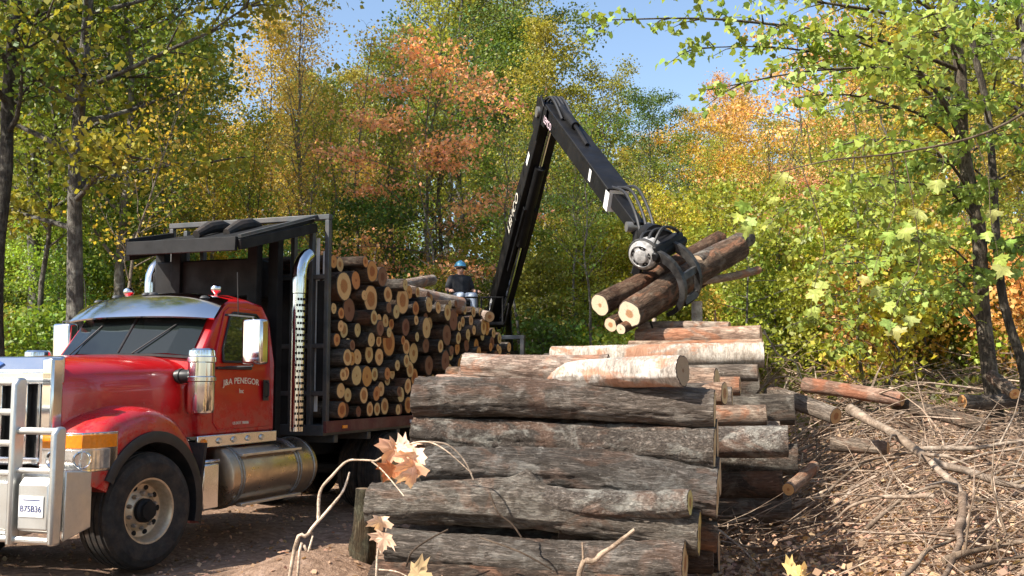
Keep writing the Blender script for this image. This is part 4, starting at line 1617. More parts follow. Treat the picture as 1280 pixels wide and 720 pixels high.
    held(61, (787, 393, 12.2), (922, 310, 13.9), .165, .17, 'brown', "thick brown log held level in the grapple, pale sawn end forward", (1.15, 1.08, 1.0), (.78, .66, .47))
    held(62, (750, 381, 12.45), (900, 300, 14.1), .14, .12, 'brown', "reddish-barked log in the grapple beside the thick brown log", (1.0, .82, .7), (.78, .62, .42))
    held(63, (763, 406, 12.35), (880, 345, 13.8), .09, .09, 'brown', "thin log underneath the bundle held by the grapple", (.9, .8, .7), (.76, .55, .36))
    held(64, (776, 411, 12.2), (880, 352, 13.7), .065, .07, 'brown', "thinnest log at the bottom of the grapple bundle", (.9, .8, .7), (.74, .6, .42))
    held(65, (868, 352, 13.1), (948, 338, 14.2), .05, .055, 'pale', "splintered pale slab sticking out of the grapple bundle", (1.2, 1.1, 1.0), (.7, .58, .42))
    held(66, (868, 330, 13.2), (934, 297, 14.5), .13, .13, 'flaky', "rough grey log behind the others in the grapple", (1.0, .95, .9), (.6, .45, .3))
    m = MB()
    m.tube(smooth_path([at(813, 402, 12.75), at(818, 418, 12.6), at(824, 442, 12.4)], 4), [.012] * 9, 6)
    o = m.build("dangling_branch", BARKS['trunk'])
    tag(o, "thin dark stick hanging below the grapple onto the pile", "branch")
    o.color = (.3, .28, .26, 1)
    return S


def smooth_path(pts, sub=4):
    pts = [Vector(p) for p in pts]
    P = [pts[0]] + pts + [pts[-1]]
    out = []
    for i in range(1, len(P) - 2):
        for k in range(sub):
            t = k / sub
            a, b, c, d = P[i - 1], P[i], P[i + 1], P[i + 2]
            out.append(.5 * ((2 * b) + (c - a) * t + (2 * a - 5 * b + 4 * c - d) * t * t + (3 * b - a - 3 * c + d) * t ** 3))
    out.append(pts[-1])
    return out


SEAT = build_loader()

# ------------------------------------------------------------------ operator
def capsule(m, A, B, ra, rb, n=12):
    A, B = Vector(A), Vector(B)
    d = B - A
    L = d.length
    q = d.to_track_quat('Z', 'X').to_matrix().to_4x4() if L > 1e-6 else Matrix.Identity(4)
    prof = []
    for k in range(5):
        a = math.pi / 2 * (k / 4)
        prof.append((max(ra * math.sin(a), .0005), -ra * math.cos(a)))
    for k in range(5):
        a = math.pi / 2 * (k / 4)
        prof.append((max(rb * math.cos(a), .0005), L + rb * math.sin(a)))
    m.lathe(prof, n, Matrix.Translation(A) @ q)


def remesh(m, name, mat, parent, voxel):
    o = m.build(name, mat, None, smooth=False)
    md = o.modifiers.new("r", 'REMESH')
    md.mode = 'VOXEL'
    md.voxel_size = voxel
    md2 = o.modifiers.new("s", 'SMOOTH')
    md2.iterations = 4
    dg = bpy.context.evaluated_depsgraph_get()
    me = bpy.data.meshes.new_from_object(o.evaluated_get(dg))
    o.modifiers.clear()
    old = o.data
    o.data = me
    bpy.data.meshes.remove(old)
    me.polygons.foreach_set("use_smooth", [True] * len(me.polygons))
    o.parent = parent
    return o


def build_person():
    P = thing("person", "seated loader operator in blue hard hat, black t-shirt and light jeans", "person", SEAT, rad(24))
    P.location = SEAT
    # local: +Y is behind him, -Y the way he faces
    b = MB()
    capsule(b, (-.09, 0, .10), (.09, 0, .10), .12, .12)
    capsule(b, (0, .0, .12), (0, .02, .42), .14, .15)
    capsule(b, (-.15, .02, .47), (.15, .02, .47), .09, .09)
    capsule(b, (0, .01, .50), (0, -.01, .64), .062, .058)
    capsule(b, (0, .01, .73), (0, -.01, .72), .098, .094)
    capsule(b, (0, -.04, .66), (0, -.05, .65), .068, .06)
    capsule(b, (0, -.105, .695), (0, -.118, .675), .014, .018)
    capsule(b, (-.03, -.10, .64), (.03, -.10, .64), .012, .012)
    for s in (-1, 1):
        capsule(b, (s * .095, .01, .70), (s * .10, .015, .72), .02, .022)
        capsule(b, (s * .20, .02, .47), (s * .29, .0, .24), .055, .045)
        capsule(b, (s * .29, .0, .24), (s * .30, -.22, .20), .045, .032)
        capsule(b, (s * .30, -.25, .20), (s * .30, -.30, .20), .038, .036)
        for k in range(4):
            x = s * (.275 + .018 * k)
            capsule(b, (x, -.31, .21), (x + s * .004, -.355 + .008 * abs(k - 1), .205), .0105, .010, 8)
            capsule(b, (x + s * .004, -.355 + .008 * abs(k - 1), .205), (x, -.36, .17), .010, .009, 8)
        capsule(b, (s * .265, -.27, .20), (s * .245, -.31, .18), .013, .010, 8)
        capsule(b, (s * .10, .0, .09), (s * .14, -.44, .09), .085, .062)
        capsule(b, (s * .14, -.44, .09), (s * .14, -.44, -.34), .06, .045)
        capsule(b, (s * .14, -.43, -.38), (s * .15, -.60, -.40), .045, .04)
    remesh(b, "body", M['skin'], P, .011)
    c = MB()
    capsule(c, (-.09, 0, .10), (.09, 0, .10), .135, .135)
    capsule(c, (0, -.015, .14), (0, .01, .42), .165, .165)
    capsule(c, (-.06, -.005, .2), (-.08, .01, .42), .14, .14)
    capsule(c, (.06, -.005, .2), (.08, .01, .42), .14, .14)
    capsule(c, (-.16, .02, .47), (.16, .02, .47), .10, .10)
    capsule(c, (-.05, .02, .55), (.05, .02, .55), .05, .05)
    for s in (-1, 1):
        capsule(c, (s * .19, .02, .48), (s * .262, .005, .315), .082, .074)
    remesh(c, "shirt", M['shirt'], P, .014)
    c = MB()
    capsule(c, (-.09, .0, .08), (.09, 0, .08), .14, .14)
    for s in (-1, 1):
        capsule(c, (s * .10, .0, .09), (s * .14, -.44, .09), .105, .082)
        capsule(c, (s * .14, -.44, .09), (s * .14, -.43, -.33), .08, .07)
    remesh(c, "jeans", M['denim'], P, .014)
    for s in (-1, 1):
        c = MB()
        capsule(c, (s * .14, -.43, -.30), (s * .14, -.42, -.40), .065, .06)
        capsule(c, (s * .14, -.42, -.40), (s * .15, -.62, -.415), .055, .045)
        remesh(c, "boot", M['boot'], P, .012)
    c = MB()
    prof = [(.001, .115)] + [(.128 * math.sin(a), .115 * math.cos(a)) for a in np.linspace(.15, 1.5, 9)] + [(.14, 0), (.145, -.008), (.12, -.006), (.118, .0)]
    c.lathe(prof, 24, Matrix.Translation((0, 0, .755)) @ Matrix.Diagonal((.95, 1.12, 1, 1)))
    c.prism([(-.10, -.12), (.10, -.12), (.06, -.185), (-.06, -.185)], .742, .75, 2)
    c.tube([(0, -.125, .79), (0, -.06, .865), (0, .05, .87), (0, .13, .79)], [.012, .016, .016, .012], 8)
    c.build("hard_hat", M['helmet'], P, ang=50)
    c = MB()
    c.tube([(-.095, -.02, .705), (-.075, -.085, .705), (0, -.105, .705), (.075, -.085, .705), (.095, -.02, .705)], [.012, .02, .018, .02, .012], 8)
    c.build("safety_glasses", M['glass'], P)


build_person()

# ------------------------------------------------------------------ foliage helpers
LEAF_DIAMOND = np.array([(0, 0, 0), (.42, .45, .06), (0, 1, -.08), (-.42, .45, .06)], float)
_mx = [(0, 0), (.20, .02), (.42, .12), (.40, .30), (.54, .48), (.36, .58), (.24, .70), (.20, .84), (.0, 1.05)]
LEAF_MAPLE = np.array([(x, y, .28 * abs(x) - .22 * y * y) for x, y in _mx] + [(-x, y, .28 * abs(x) - .22 * y * y) for x, y in _mx[-2:0:-1]], float)


def leaf_cloud(rng, pos, size, shape, up=.5, clump=None, spread=1.0):
    """pos Nx3, size N -> verts, faces(list sizes), var, val"""
    N = len(pos)
    k = len(shape)
    nrm = rng.normal(size=(N, 3)) * spread
    nrm[:, 2] += up
    nrm /= np.linalg.norm(nrm, axis=1)[:, None] + 1e-9
    t = rng.normal(size=(N, 3))
    t[:, 2] -= .35
    t -= nrm * (t * nrm).sum(1)[:, None]
    t /= np.linalg.norm(t, axis=1)[:, None] + 1e-9
    b = np.cross(nrm, t)
    V = (pos[:, None, :] + size[:, None, None] * (shape[None, :, 0:1] * b[:, None, :] + shape[None, :, 1:2] * t[:, None, :] + shape[None, :, 2:3] * nrm[:, None, :]))
    return V.reshape(-1, 3), k


def cloud_mesh(name, V, k, mat, var, val):
    N = len(V) // k
    me = bpy.data.meshes.new(name)
    me.vertices.add(len(V))
    me.vertices.foreach_set("co", V.astype(np.float32).ravel())
    me.loops.add(len(V))
    me.loops.foreach_set("vertex_index", np.arange(len(V), dtype=np.int32))
    me.polygons.add(N)
    me.polygons.foreach_set("loop_start", np.arange(0, len(V), k, dtype=np.int32))
    for nm, arr in (("var", var), ("val", val)):
        a = me.attributes.new(nm, 'FLOAT', 'FACE')
        a.data.foreach_set("value", np.clip(arr, 0, 1).astype(np.float32))
    me.materials.append(mat)
    me.update(calc_edges=True)
    return me


def tree_proto(seed, H, r0, base, spread, nlimb, nleaf, leaf=.13, upness=.45, prof='oval', sig=(.34, .34, .15), lean=0.0, shape=LEAF_DIAMOND, topless=False, wander=.12, fork=0):
    rnd = random.Random(seed)
    rng = np.random.default_rng(seed)
    m = MB()
    npt = 12
    pts, rr = [], []
    x = y = 0
    dx, dy = lean * math.cos(seed), lean * math.sin(seed)
    for i in range(npt + 1):
        u = i / npt
        pts.append(Vector((x, y, H * u)))
        rr.append(max(.012, r0 * (1.0 - .93 * u ** .85) * (1.25 if i == 0 else 1)))
        x += rnd.gauss(0, wander) * .6 + dx
        y += rnd.gauss(0, wander) * .6 + dy
    m.tube(smooth_path(pts, 2), list(np.interp(np.linspace(0, npt, 2 * npt + 1), range(npt + 1), rr)), 8)

    def trunk_at(h):
        f = max(0, min(npt - 1e-6, h / H * npt))
        i = int(f)
        return pts[i].lerp(pts[i + 1], f - i), rr[i] + (rr[i + 1] - rr[i]) * (f - i)
    anchors = []
    az = rnd.uniform(0, 6.28)
    for k in range(nlimb):
        u = ((k + rnd.random() * .9) / nlimb)
        h = base + (H * .98 - base) * u
        p, r = trunk_at(h)
        az += 2.4 + rnd.uniform(-.5, .5)
        if prof == 'oval':
            sp = spread * (0.35 + .9 * math.sin(math.pi * min(1, .12 + .86 * u)) ** .8)
        elif prof == 'cone':
            sp = spread * (1.08 - .9 * u)
        else:
            sp = spread * (.45 + .75 * u)
        sp *= rnd.uniform(.7, 1.15)
        el = upness + .55 * u * upness + rnd.uniform(-.15, .15)
        d = Vector((math.cos(az) * math.cos(el), math.sin(az) * math.cos(el), math.sin(el)))
        lp = [p]
        cur = p.copy()
        nst = 5
        for q in range(nst):
            d = (d + Vector((rnd.gauss(0, .14), rnd.gauss(0, .14), .10 * (1 if upness > .5 else -.25) + rnd.gauss(0, .08)))).normalized()
            cur = cur + d * (sp / nst)
            lp.append(cur.copy())
        lr = max(.012, min(r * .55, .035 + .012 * sp))
        m.tube(lp, [lr * (1 - .17 * q) for q in range(6)], 5, caps=False)
        for q in range(2, 6):
            anchors.append((lp[q], 1.0))
            for s in (-1, 1):
                if rnd.random() < .85:
                    sd = (lp[q] - lp[q - 1]).normalized()
                    sv = sd.cross(Vector((0, 0, 1)))
                    if sv.length < .1:
                        sv = Vector((1, 0, 0))
                    sv.normalize()
                    dd = (sd * .6 + sv * s * rnd.uniform(.5, 1) + Vector((0, 0, rnd.gauss(.05, .2)))).normalized()
                    ln = sp * rnd.uniform(.18, .38)
                    e = lp[q] + dd * ln
                    mid_ = lp[q] + dd * ln * .5 + Vector((0, 0, .04))
                    m.tube([lp[q], mid_, e], [lr * .42, lr * .28, .006], 4, caps=False)
                    anchors += [(mid_, .7), (e, 1.0), (lp[q] + dd * ln * .78, 1.0)]
    if not topless:
        anchors += [(trunk_at(H * .97)[0], 1.0), (trunk_at(H)[0], 1.0)]
    me = bpy.data.meshes.new("trunk")
    me.from_pydata(m.v, [], m.f)
    me.materials.append(BARKS['trunk'])
    me.polygons.foreach_set("use_smooth", [True] * len(me.polygons))
    A = np.array([tuple(a[0]) for a in anchors])
    wgt = np.array([a[1] * (.08 + 2.2 * rnd.random() ** 2.2) for a in anchors])
    idx = rng.choice(len(A), nleaf, p=wgt / wgt.sum())
    cl_var = rng.normal(.5, .17, len(A))
    cl_val = rng.normal(.45, .15, len(A))
    pos = A[idx] + rng.normal(size=(nleaf, 3)) * np.array(sig)
    size = leaf * rng.uniform(.6, 1.3, nleaf)
    V, kk = leaf_cloud(rng, pos, size, shape)
    cm = cloud_mesh("crown", V, kk, M['leaf'], cl_var[idx] + rng.normal(0, .10, nleaf), cl_val[idx] + rng.normal(0, .16, nleaf))
    return me, cm


GREEN = (.20, .27, .045)
DKGREEN = (.10, .165, .04)
LIME = (.36, .39, .06)
OLIVE = (.32, .31, .05)
YELLOW = (.52, .40, .060)
GOLD = (.54, .40, .060)
ORANGE = (.62, .44, .15)
PINKOR = (1.0, .52, .27)
RUST = (.40, .16, .045)

PR = {
    'tall_a': tree_proto(1, 17, .20, 4.5, 3.6, 30, 13500, .135),
    'tall_b': tree_proto(2, 16, .18, 3.6, 3.3, 30, 12500, .135, upness=.55),
    'tall_c': tree_proto(3, 18, .21, 6.0, 3.8, 28, 13500, .14, upness=.5),
    'slim': tree_proto(4, 14, .13, 3.0, 2.2, 28, 11000, .12, upness=.6),
    'fine': tree_proto(5, 15.5, .17, 5.2, 3.4, 34, 9500, .095, upness=.95, prof='vase', sig=(.26, .26, .22)),
    'layer': tree_proto(6, 12, .13, 3.2, 2.7, 26, 8200, .125, upness=.28, sig=(.42, .42, .10)),
    'sap_a': tree_proto(7, 6.5, .06, .7, 1.9, 22, 6500, .115, upness=.3, sig=(.34, .34, .11)),
    'sap_b': tree_proto(8, 5.0, .045, .5, 1.6, 20, 5200, .11, upness=.25, sig=(.32, .32, .10), prof='cone'),
    'sap_c': tree_proto(9, 8.5, .075, 1.2, 2.1, 24, 7500, .12, upness=.4, lean=.03),
    'shrub': tree_proto(10, 2.2, .03, .15, 1.0, 18, 2600, .10, upness=.6, sig=(.22, .22, .14)),
    'birch': tree_proto(12, 17, .13, 6.5, 2.0, 26, 4200, .12, upness=.75, sig=(.3, .3, .2)),
    'pole': tree_proto(17, 13, .115, 5.0, 1.9, 20, 2600, .115, upness=.8, wander=.16),
    'bare': tree_proto(13, 12, .09, 5.5, 1.6, 16, 900, .11, upness=.8, wander=.2),
}


def plant_tree(kind, px, Y, scale, colour, label, name="hardwood_tree", cat="tree", group=None, rot=None, X=None, tint=(1, 1, 1), sink=.05, lean=(0, 0), zs=None):
    trunk, crown = PR[kind]
    x = (px - 640) / FPX * Y if X is None else X
    z = terrain(x, Y) - sink
    T = thing(name, label, cat, (x, Y, z), 0, group)
    T.rotation_euler = (lean[0], lean[1], rot if rot is not None else random.Random(int(x * 100) + int(Y * 10)).uniform(0, 6.28))
    T.scale = (scale, scale, scale if zs is None else zs)
    a = bpy.data.objects.new("trunk", trunk)
    COL.objects.link(a)
    a.parent = T
    a.color = (*tint, 1)
    b = bpy.data.objects.new("crown", crown)
    COL.objects.link(b)
    b.parent = T
    b.color = (*colour, 1)
    return T


SKY_X = [-200, 205, 240, 262, 305, 328, 430, 455, 500, 515, 680, 705, 735, 790, 825, 850, 900, 960, 1060, 1100, 1500]
SKY_Y = [-60, -60, 30, 110, 112, 40, 50, 90, 90, -60, -60, 60, 100, 125, 155, 140, 120, 110, 90, -10, -60]


def plant_pole(px, Y, sc, tn, ln, lab):
    lim = max(np.interp(px + q, SKY_X, SKY_Y) for q in (-40, 0, 40)) + 25
    sc = min(sc, (at(px, lim, Y).z - terrain((px - 640) / FPX * Y, Y)) / 13.4)
    plant_tree('pole', px, Y, sc, random.Random(px).choice([LIME, OLIVE, GOLD, GREEN]), lab, name="pole_tree", tint=(tn, tn * .97, tn * .93), lean=(0, ln))


# ---- trees one can single out
for (px_, Y_, sc_, tn_, ln_, lab_) in [
        (205, 24, .95, 1.2, .03, "straight dark pole trunk between the pale-trunked tree and the headboard"),
        (262, 27, .95, 1.6, -.04, "pale pole trunk rising above the cab guard"),
        (318, 28, .9, 1.0, .02, "dark pole trunk just before the upswept yellow tree"),
        (405, 27, .9, 1.7, .05, "pale curved pole trunk past the upswept yellow tree"),
        (500, 27, .85, 1.1, -.03, "grey pole trunk beside the salmon-orange maple"),
        (560, 27.5, .85, .9, .03, "dark pole trunk behind the operator's hard hat"),
        (735, 28, .9, 1.2, .02, "grey pole trunk under the stick boom"),
        (848, 30, 1.0, 2.0, -.02, "pale straight pole trunk behind the grapple"),
        (880, 27, .9, 1.0, .04, "dark pole trunk behind the held logs"),
        (965, 26, .9, .8, -.03, "dark pole trunk behind the rear pile's ends"),
        (1045, 24, .85, 1.3, .02, "grey pole trunk behind the slash beside the coral-red sapling"),
        (1130, 22, .85, 1.1, -.05, "slim pole trunk between the slash and the green maple"),
        (50, 22, 1.0, 1.0, .03, "slender trunk between the dark tree and the olive-green hardwood")]:
    plant_pole(px_, Y_, sc_, tn_, ln_, lab_)
plant_tree('tall_a', 82, 20, 1.0, OLIVE, "tall olive-green hardwood with straight trunk behind the truck's hood", rot=.4, lean=(0, .02))
plant_tree('slim', 152, 22.5, 1.05, GREEN, "pale-trunked green hardwood rising behind the cab guard", rot=2.0, tint=(1.7, 1.65, 1.6))
plant_tree('tall_a', 118, 26, .95, (.17, .21, .04), "leafy green hardwood filling the wood above the cab", rot=2.7)
plant_tree('tall_b', 45, 24, 1.05, (.24, .25, .04), "yellow-green hardwood between the two dark trunks past the hood", rot=5.1)
plant_tree('tall_c', 2, 18.5, .9, (.11, .17, .035), "dark thick-trunked tree with deep green crown beyond the bumper", rot=1.1, tint=(.5, .48, .45))
plant_tree('bare', 118, 17.5, .62, GOLD, "thin leaning sapling with a pale stem behind the windshield", name="sapling", cat="sapling", rot=.6, tint=(1.8, 1.6, 1.4), lean=(0, .17))
plant_tree('fine', 366, 27, .68, (.90, .68, .22), "tall yellow-orange tree with fine upswept branches behind the headboard", rot=.3, tint=(2.0, 1.95, 1.9))
plant_tree('layer', 537, 26, .74, PINKOR, "salmon-orange maple between the truck load and the boom", name="maple_tree", rot=1.2, tint=(1.4, 1.3, 1.2))
plant_tree('bare', 470, 29, .8, YELLOW, "pale thin trunk leaning beside the salmon-orange maple", name="young_tree", rot=2.2, tint=(2, 1.9, 1.8), lean=(0, -.18))
plant_tree('bare', 447, 30, .85, GOLD, "slender straight grey trunk left bare below the salmon-orange maple", name="young_tree", rot=.2, tint=(1.3, 1.2, 1.1))
plant_tree('tall_c', 575, 45, 1.0, (.12, .20, .06), "tall blue-green hardwood behind the salmon-orange maple", rot=3.0)
plant_tree('tall_a', 640, 45, .95, (.18, .23, .055), "tall green tree rising behind the boom's elbow", rot=4.0)
plant_tree('slim', 680, 38, .84, (.34, .31, .05), "slender yellow-green tree behind the boom's elbow", rot=1.0)
plant_tree('tall_b', 765, 38, .62, (.27, .27, .045), "rounded yellow-green tree behind the stick boom", rot=5.0)
plant_tree('tall_c', 815, 34, .45, DKGREEN, "dark green tree behind the grapple", rot=.8)
plant_tree('birch', 905, 44, .62, (.66, .37, .12), "sparse orange-leaved birch with white trunk behind the grapple", name="birch_tree", rot=.1, tint=(2.4, 2.35, 2.2))
plant_tree('birch', 940, 47, .62, (.64, .40, .12), "sparse golden birch with twin pale limbs in the far wood", name="birch_tree", rot=2.0, tint=(2.2, 2.1, 2.0))
plant_tree('layer', 1000, 27, .70, (.80, .50, .20), "broad orange maple behind the overhanging green branches", name="maple_tree", rot=2.6)
plant_tree('layer', 905, 30, .58, (.60, .38, .07), "golden maple right of the grapple in the wood", name="maple_tree", rot=4.0)
plant_tree('layer', 1010, 21, .34, (.70, .36, .20), "small coral-red maple sapling behind the rear pile", name="maple_sapling", cat="sapling", rot=.5)
plant_tree('layer', 290, 33, .58, (.52, .34, .10), "rusty orange maple half hidden behind the cab guard", name="maple_tree", rot=1.5)
plant_tree('tall_b', 235, 30, .60, GREEN, "mid-green rounded tree above the cab guard", rot=3.3)
plant_tree('tall_a', 425, 38, .60, (.38, .34, .06), "yellow-green tree standing behind the upswept yellow tree", rot=.9)
plant_tree('slim', 482, 40, .78, (.20, .23, .05), "slim green tree in the gap beside the salmon-orange maple", rot=2.9)
plant_tree('slim', 335, 36, .82, (.55, .42, .09), "slim yellow tree behind the upswept yellow tree", rot=2.1)
plant_tree('tall_b', 1110, 33, .62, (.40, .36, .06), "yellow-green tree behind the overhanging branches", rot=2.4)
plant_tree('tall_a', 1215, 27, .95, (.34, .32, .05), "yellow-green tree behind the two dark trunks", rot=4.4)
plant_tree('tall_c', 1310, 24, .9, (.22, .26, .05), "green tree filling the wood behind the slash", rot=1.7)
plant_tree('tall_c', 880, 40, .46, (.44, .34, .07), "yellow tree behind the white-trunked birch", rot=.3)

for (X_, Y_, kd, sc, col, lab) in [(-11.0, 3.4, 'tall_b', .55, OLIVE, "olive-green tree at the clearing's edge across from the truck's bumper"),
                                   (-12.5, 7.0, 'tall_a', .55, GREEN, "green tree shading the far side of the truck"),
                                   (-5.6, 4.4, 'sap_c', .66, GREEN, "slender green sapling by the track across from the pile"),
                                   (-5.5, -9, 'tall_a', .9, GOLD, "golden tree behind the track"), (2.5, -12, 'tall_b', .9, LIME, "lime tree behind the track"),
                                   (9.5, -6, 'tall_c', .9, GREEN, "green tree past the slash bank"), (14, 2, 'tall_a', .9, OLIVE, "olive tree past the slash bank")]:
    plant_tree(kd, 0, Y_, sc, col, lab, X=X_, rot=X_)

# ---- the rest of the wood, filled by class
rnd = random.Random(2024)
MIX_L = [(GREEN, .26, "green"), (OLIVE, .26, "olive-green"), (DKGREEN, .14, "dark green"), (LIME, .20, "yellow-green"), (GOLD, .14, "golden")]
MIX_R = [(GREEN, .20, "green"), (LIME, .29, "yellow-green"), (OLIVE, .20, "olive-green"), (YELLOW, .22, "yellow"), (ORANGE, .09, "orange")]


def pick(mix):
    x = rnd.random()
    for c, p, nm in mix:
        if x < p:
            return c, nm
        x -= p
    return mix[0][0], mix[0][2]


def jit(c):
    return tuple(k * rnd.uniform(.82, 1.2) for k in c)


def side_of(px):
    return ("behind the truck", MIX_L) if px < 560 else (("behind the log piles", MIX_L if px < 800 else MIX_R) if px < 960 else ("behind the slash heap", MIX_R))


PH = {'sap_a': 6.5, 'sap_b': 5.0, 'tall_a': 17, 'tall_b': 16, 'tall_c': 18, 'slim': 14, 'layer': 12, 'sap_c': 8.5, 'fine': 15.5}


def fit_scale(kind, px, Y, extra):
    """largest size whose top stays under the skyline seen in the photograph"""
    w = 2.4 / Y * FPX * .6
    lim = max(np.interp(px + q * w, SKY_X, SKY_Y) for q in (-1, -.5, 0, .5, 1)) + extra
    x = (px - 640) / FPX * Y
    return max(.22, (at(px, lim, Y).z - terrain(x, Y)) / (PH[kind] * 1.04))


for i in range(46):            # tall trees at the back
    px = -120 + (i + rnd.random()) * 1520 / 46
    Y = rnd.uniform(46, 70)
    where, mix = side_of(px)
    c, nm = pick(mix)
    kd = rnd.choice(['tall_a', 'tall_b', 'tall_c', 'slim'])
    plant_tree(kd, px, Y, min(1.25, fit_scale(kd, px, Y, rnd.uniform(0, 70))), jit(c), f"{nm} tree deep in the wood {where}", group=f"{nm} trees deep in the wood {where}")
for i in range(30):            # middle trees
    px = -80 + (i + rnd.random()) * 1440 / 30
    if 500 < px < 575 or 330 < px < 400 or 960 < px < 1050:
        continue
    Y = rnd.uniform(31, 44)
    where, mix = side_of(px)
    c, nm = pick(mix)
    kd = rnd.choice(['tall_a', 'tall_b', 'slim', 'layer', 'sap_c'])
    plant_tree(kd, px, Y, min(.9, fit_scale(kd, px, Y, rnd.uniform(20, 120))), jit(c), f"{nm} half-grown tree in the wood {where}", group=f"{nm} half-grown trees {where}", name="young_tree")
for i in range(70):            # understory
    px = -60 + (i + rnd.random()) * 1420 / 70
    where, mix = side_of(px)
    Y = rnd.uniform(23.5, 34) if px < 640 else (rnd.uniform(24, 36) if px < 900 else rnd.uniform(17.5, 32))
    if px < 330:
        Y = rnd.uniform(23.5, 32)
    c, nm = pick(mix)
    kd = rnd.choice(['sap_a', 'sap_b', 'sap_c', 'sap_a', 'sap_b'])
    xx = (px - 640) / FPX * Y
    lim = 345 if (340 < px < 400 or 515 < px < 565) and Y < 29 else rnd.uniform(225, 330)
    sc = min(rnd.uniform(.7, 1.05), (at(px, lim, Y).z - terrain(xx, Y)) / PH[kd])
    plant_tree(kd, px, Y, max(.35, sc), jit(c), f"{nm} sapling in the undergrowth {where}", name="sapling", cat="sapling", group=f"{nm} saplings {where}")
for i in range(60):            # shrubs
    px = -40 + (i + rnd.random()) * 1380 / 60
    where, mix = side_of(px)
    Y = rnd.uniform(22.5, 28) if px < 900 else rnd.uniform(15.5, 24)
    if px < 330:
        Y = rnd.uniform(21, 26)
    c, nm = pick(mix)
    plant_tree('shrub', px, Y, rnd.uniform(.7, 1.05), jit(c), f"{nm} leafy shrub on the wood's floor {where}", name="shrub", cat="shrub", group=f"{nm} shrubs {where}")
for i in range(34):            # bare stems
    px = -30 + (i + rnd.random()) * 1360 / 34
    where, mix = side_of(px)
    Y = rnd.uniform(23, 38) if px < 960 else rnd.uniform(18, 32)
    v = rnd.uniform(.7, 2.2)
    plant_tree('bare', px, Y, min(rnd.uniform(.6, 1.0), (at(px, max(150, np.interp(px, SKY_X, SKY_Y) + 60), Y).z - terrain((px - 640) / FPX * Y, Y)) / 12), jit(pick(mix)[0]), f"thin bare-stemmed pole tree {where}", name="pole_tree", group=f"thin pole trees {where}", tint=(v, v * .97, v * .93), lean=(rnd.gauss(0, .05), rnd.gauss(0, .07)))


# far wood: one unbroken mass behind everything
def far_wood():
    rng = np.random.default_rng(5)
    n = 60000
    px = rng.uniform(-200, 1480, n)
    Y = rng.uniform(74, 100, n)
    X = (px - 640) / FPX * Y
    top = np.array([at(a, max(np.interp(a, SKY_X, SKY_Y), -30) + 95, b).z for a, b in zip(px, Y)]) - np.interp(Y, LY, LZ)
    g = np.interp(Y, LY, LZ)
    hh = g + (top + 4 * np.sin(px * .05) * .5 + rng.normal(0, 1.0, n)) * rng.beta(1.6, 1.1, n)
    pos = np.stack([X, Y, hh], 1)
    V, k = leaf_cloud(rng, pos, rng.uniform(.3, .75, n), LEAF_DIAMOND, up=.3)
    cl = np.sin(px * .035) * .18 + np.sin(px * .11 + hh * .6) * .15
    me = cloud_mesh("far_wood", V, k, M['leaf'], .5 + cl + rng.normal(0, .15, n), .4 + rng.normal(0, .2, n))
    o = bpy.data.objects.new("far_wood", me)
    COL.objects.link(o)
    o.color = (.28, .26, .06, 1)
    tag(o, "unbroken mass of distant autumn woodland behind all the trees", "woodland", kind="stuff")


far_wood()


def ground_leaves(name, label, n, sampler, size, colour, up, lift, seed, shape=LEAF_DIAMOND, mat='deadleaf'):
    rng = np.random.default_rng(seed)
    rnd_ = random.Random(seed)
    P = []
    while len(P) < n:
        x, y = sampler(rnd_)
        P.append((x, y, terrain(x, y) + abs(rnd_.gauss(0, lift)) + .008))
    P = np.array(P)
    V, k = leaf_cloud(rng, P, rng.uniform(*size, n), shape, up=up)
    me = cloud_mesh(name, V, k, M[mat], rng.normal(.5, .22, n), rng.normal(.45, .25, n))
    o = bpy.data.objects.new(name, me)
    COL.objects.link(o)
    o.color = (*colour, 1)
    tag(o, label, "leaves", kind="stuff")


def s_right(r):
    y = 6.2 + 12 * r.random() ** 1.3
    return (1.7 + r.random() * (.58 * y - 1.2)), y


def s_left(r):
    return r.uniform(-7.5, 1.5), r.uniform(6.5, 22)


def s_wood(r):
    y = r.uniform(14.5, 36)
    x = r.uniform(-.56 * y, .56 * y)
    if x < 2 and y < 22.5:
        return s_wood(r)
    return x, y


ground_leaves("leaf_litter", "tan and pinkish fallen leaves strewn over the slash bank", 20000, s_right, (.035, .085), (.48, .31, .20), 1.3, .10, 1)
ground_leaves("leaf_litter", "sparse fallen leaves on the bare dirt round the truck", 5000, s_left, (.03, .07), (.44, .27, .18), 2.0, .008, 2)
ground_leaves("ground_cover", "low green and yellow plants covering the wood's floor", 26000, s_wood, (.06, .15), (.14, .15, .03), .8, .22, 3, mat='leaf')

# ------------------------------------------------------------------ slash
def twig_path(r, start, ang, L, seg, droop=0.0, follow=True, wob=.25, lift=.05):
    pts = []
    x, y = start
    for k in range(seg + 1):
        z = terrain(x, y) + lift * (1 + .6 * math.sin(3.1 * k / seg)) + r.uniform(0, .05)
        pts.append(Vector((x, y, z)))
        ang += r.gauss(0, wob)
        x += math.cos(ang) * L / seg
        y += math.sin(ang) * L / seg
    return pts


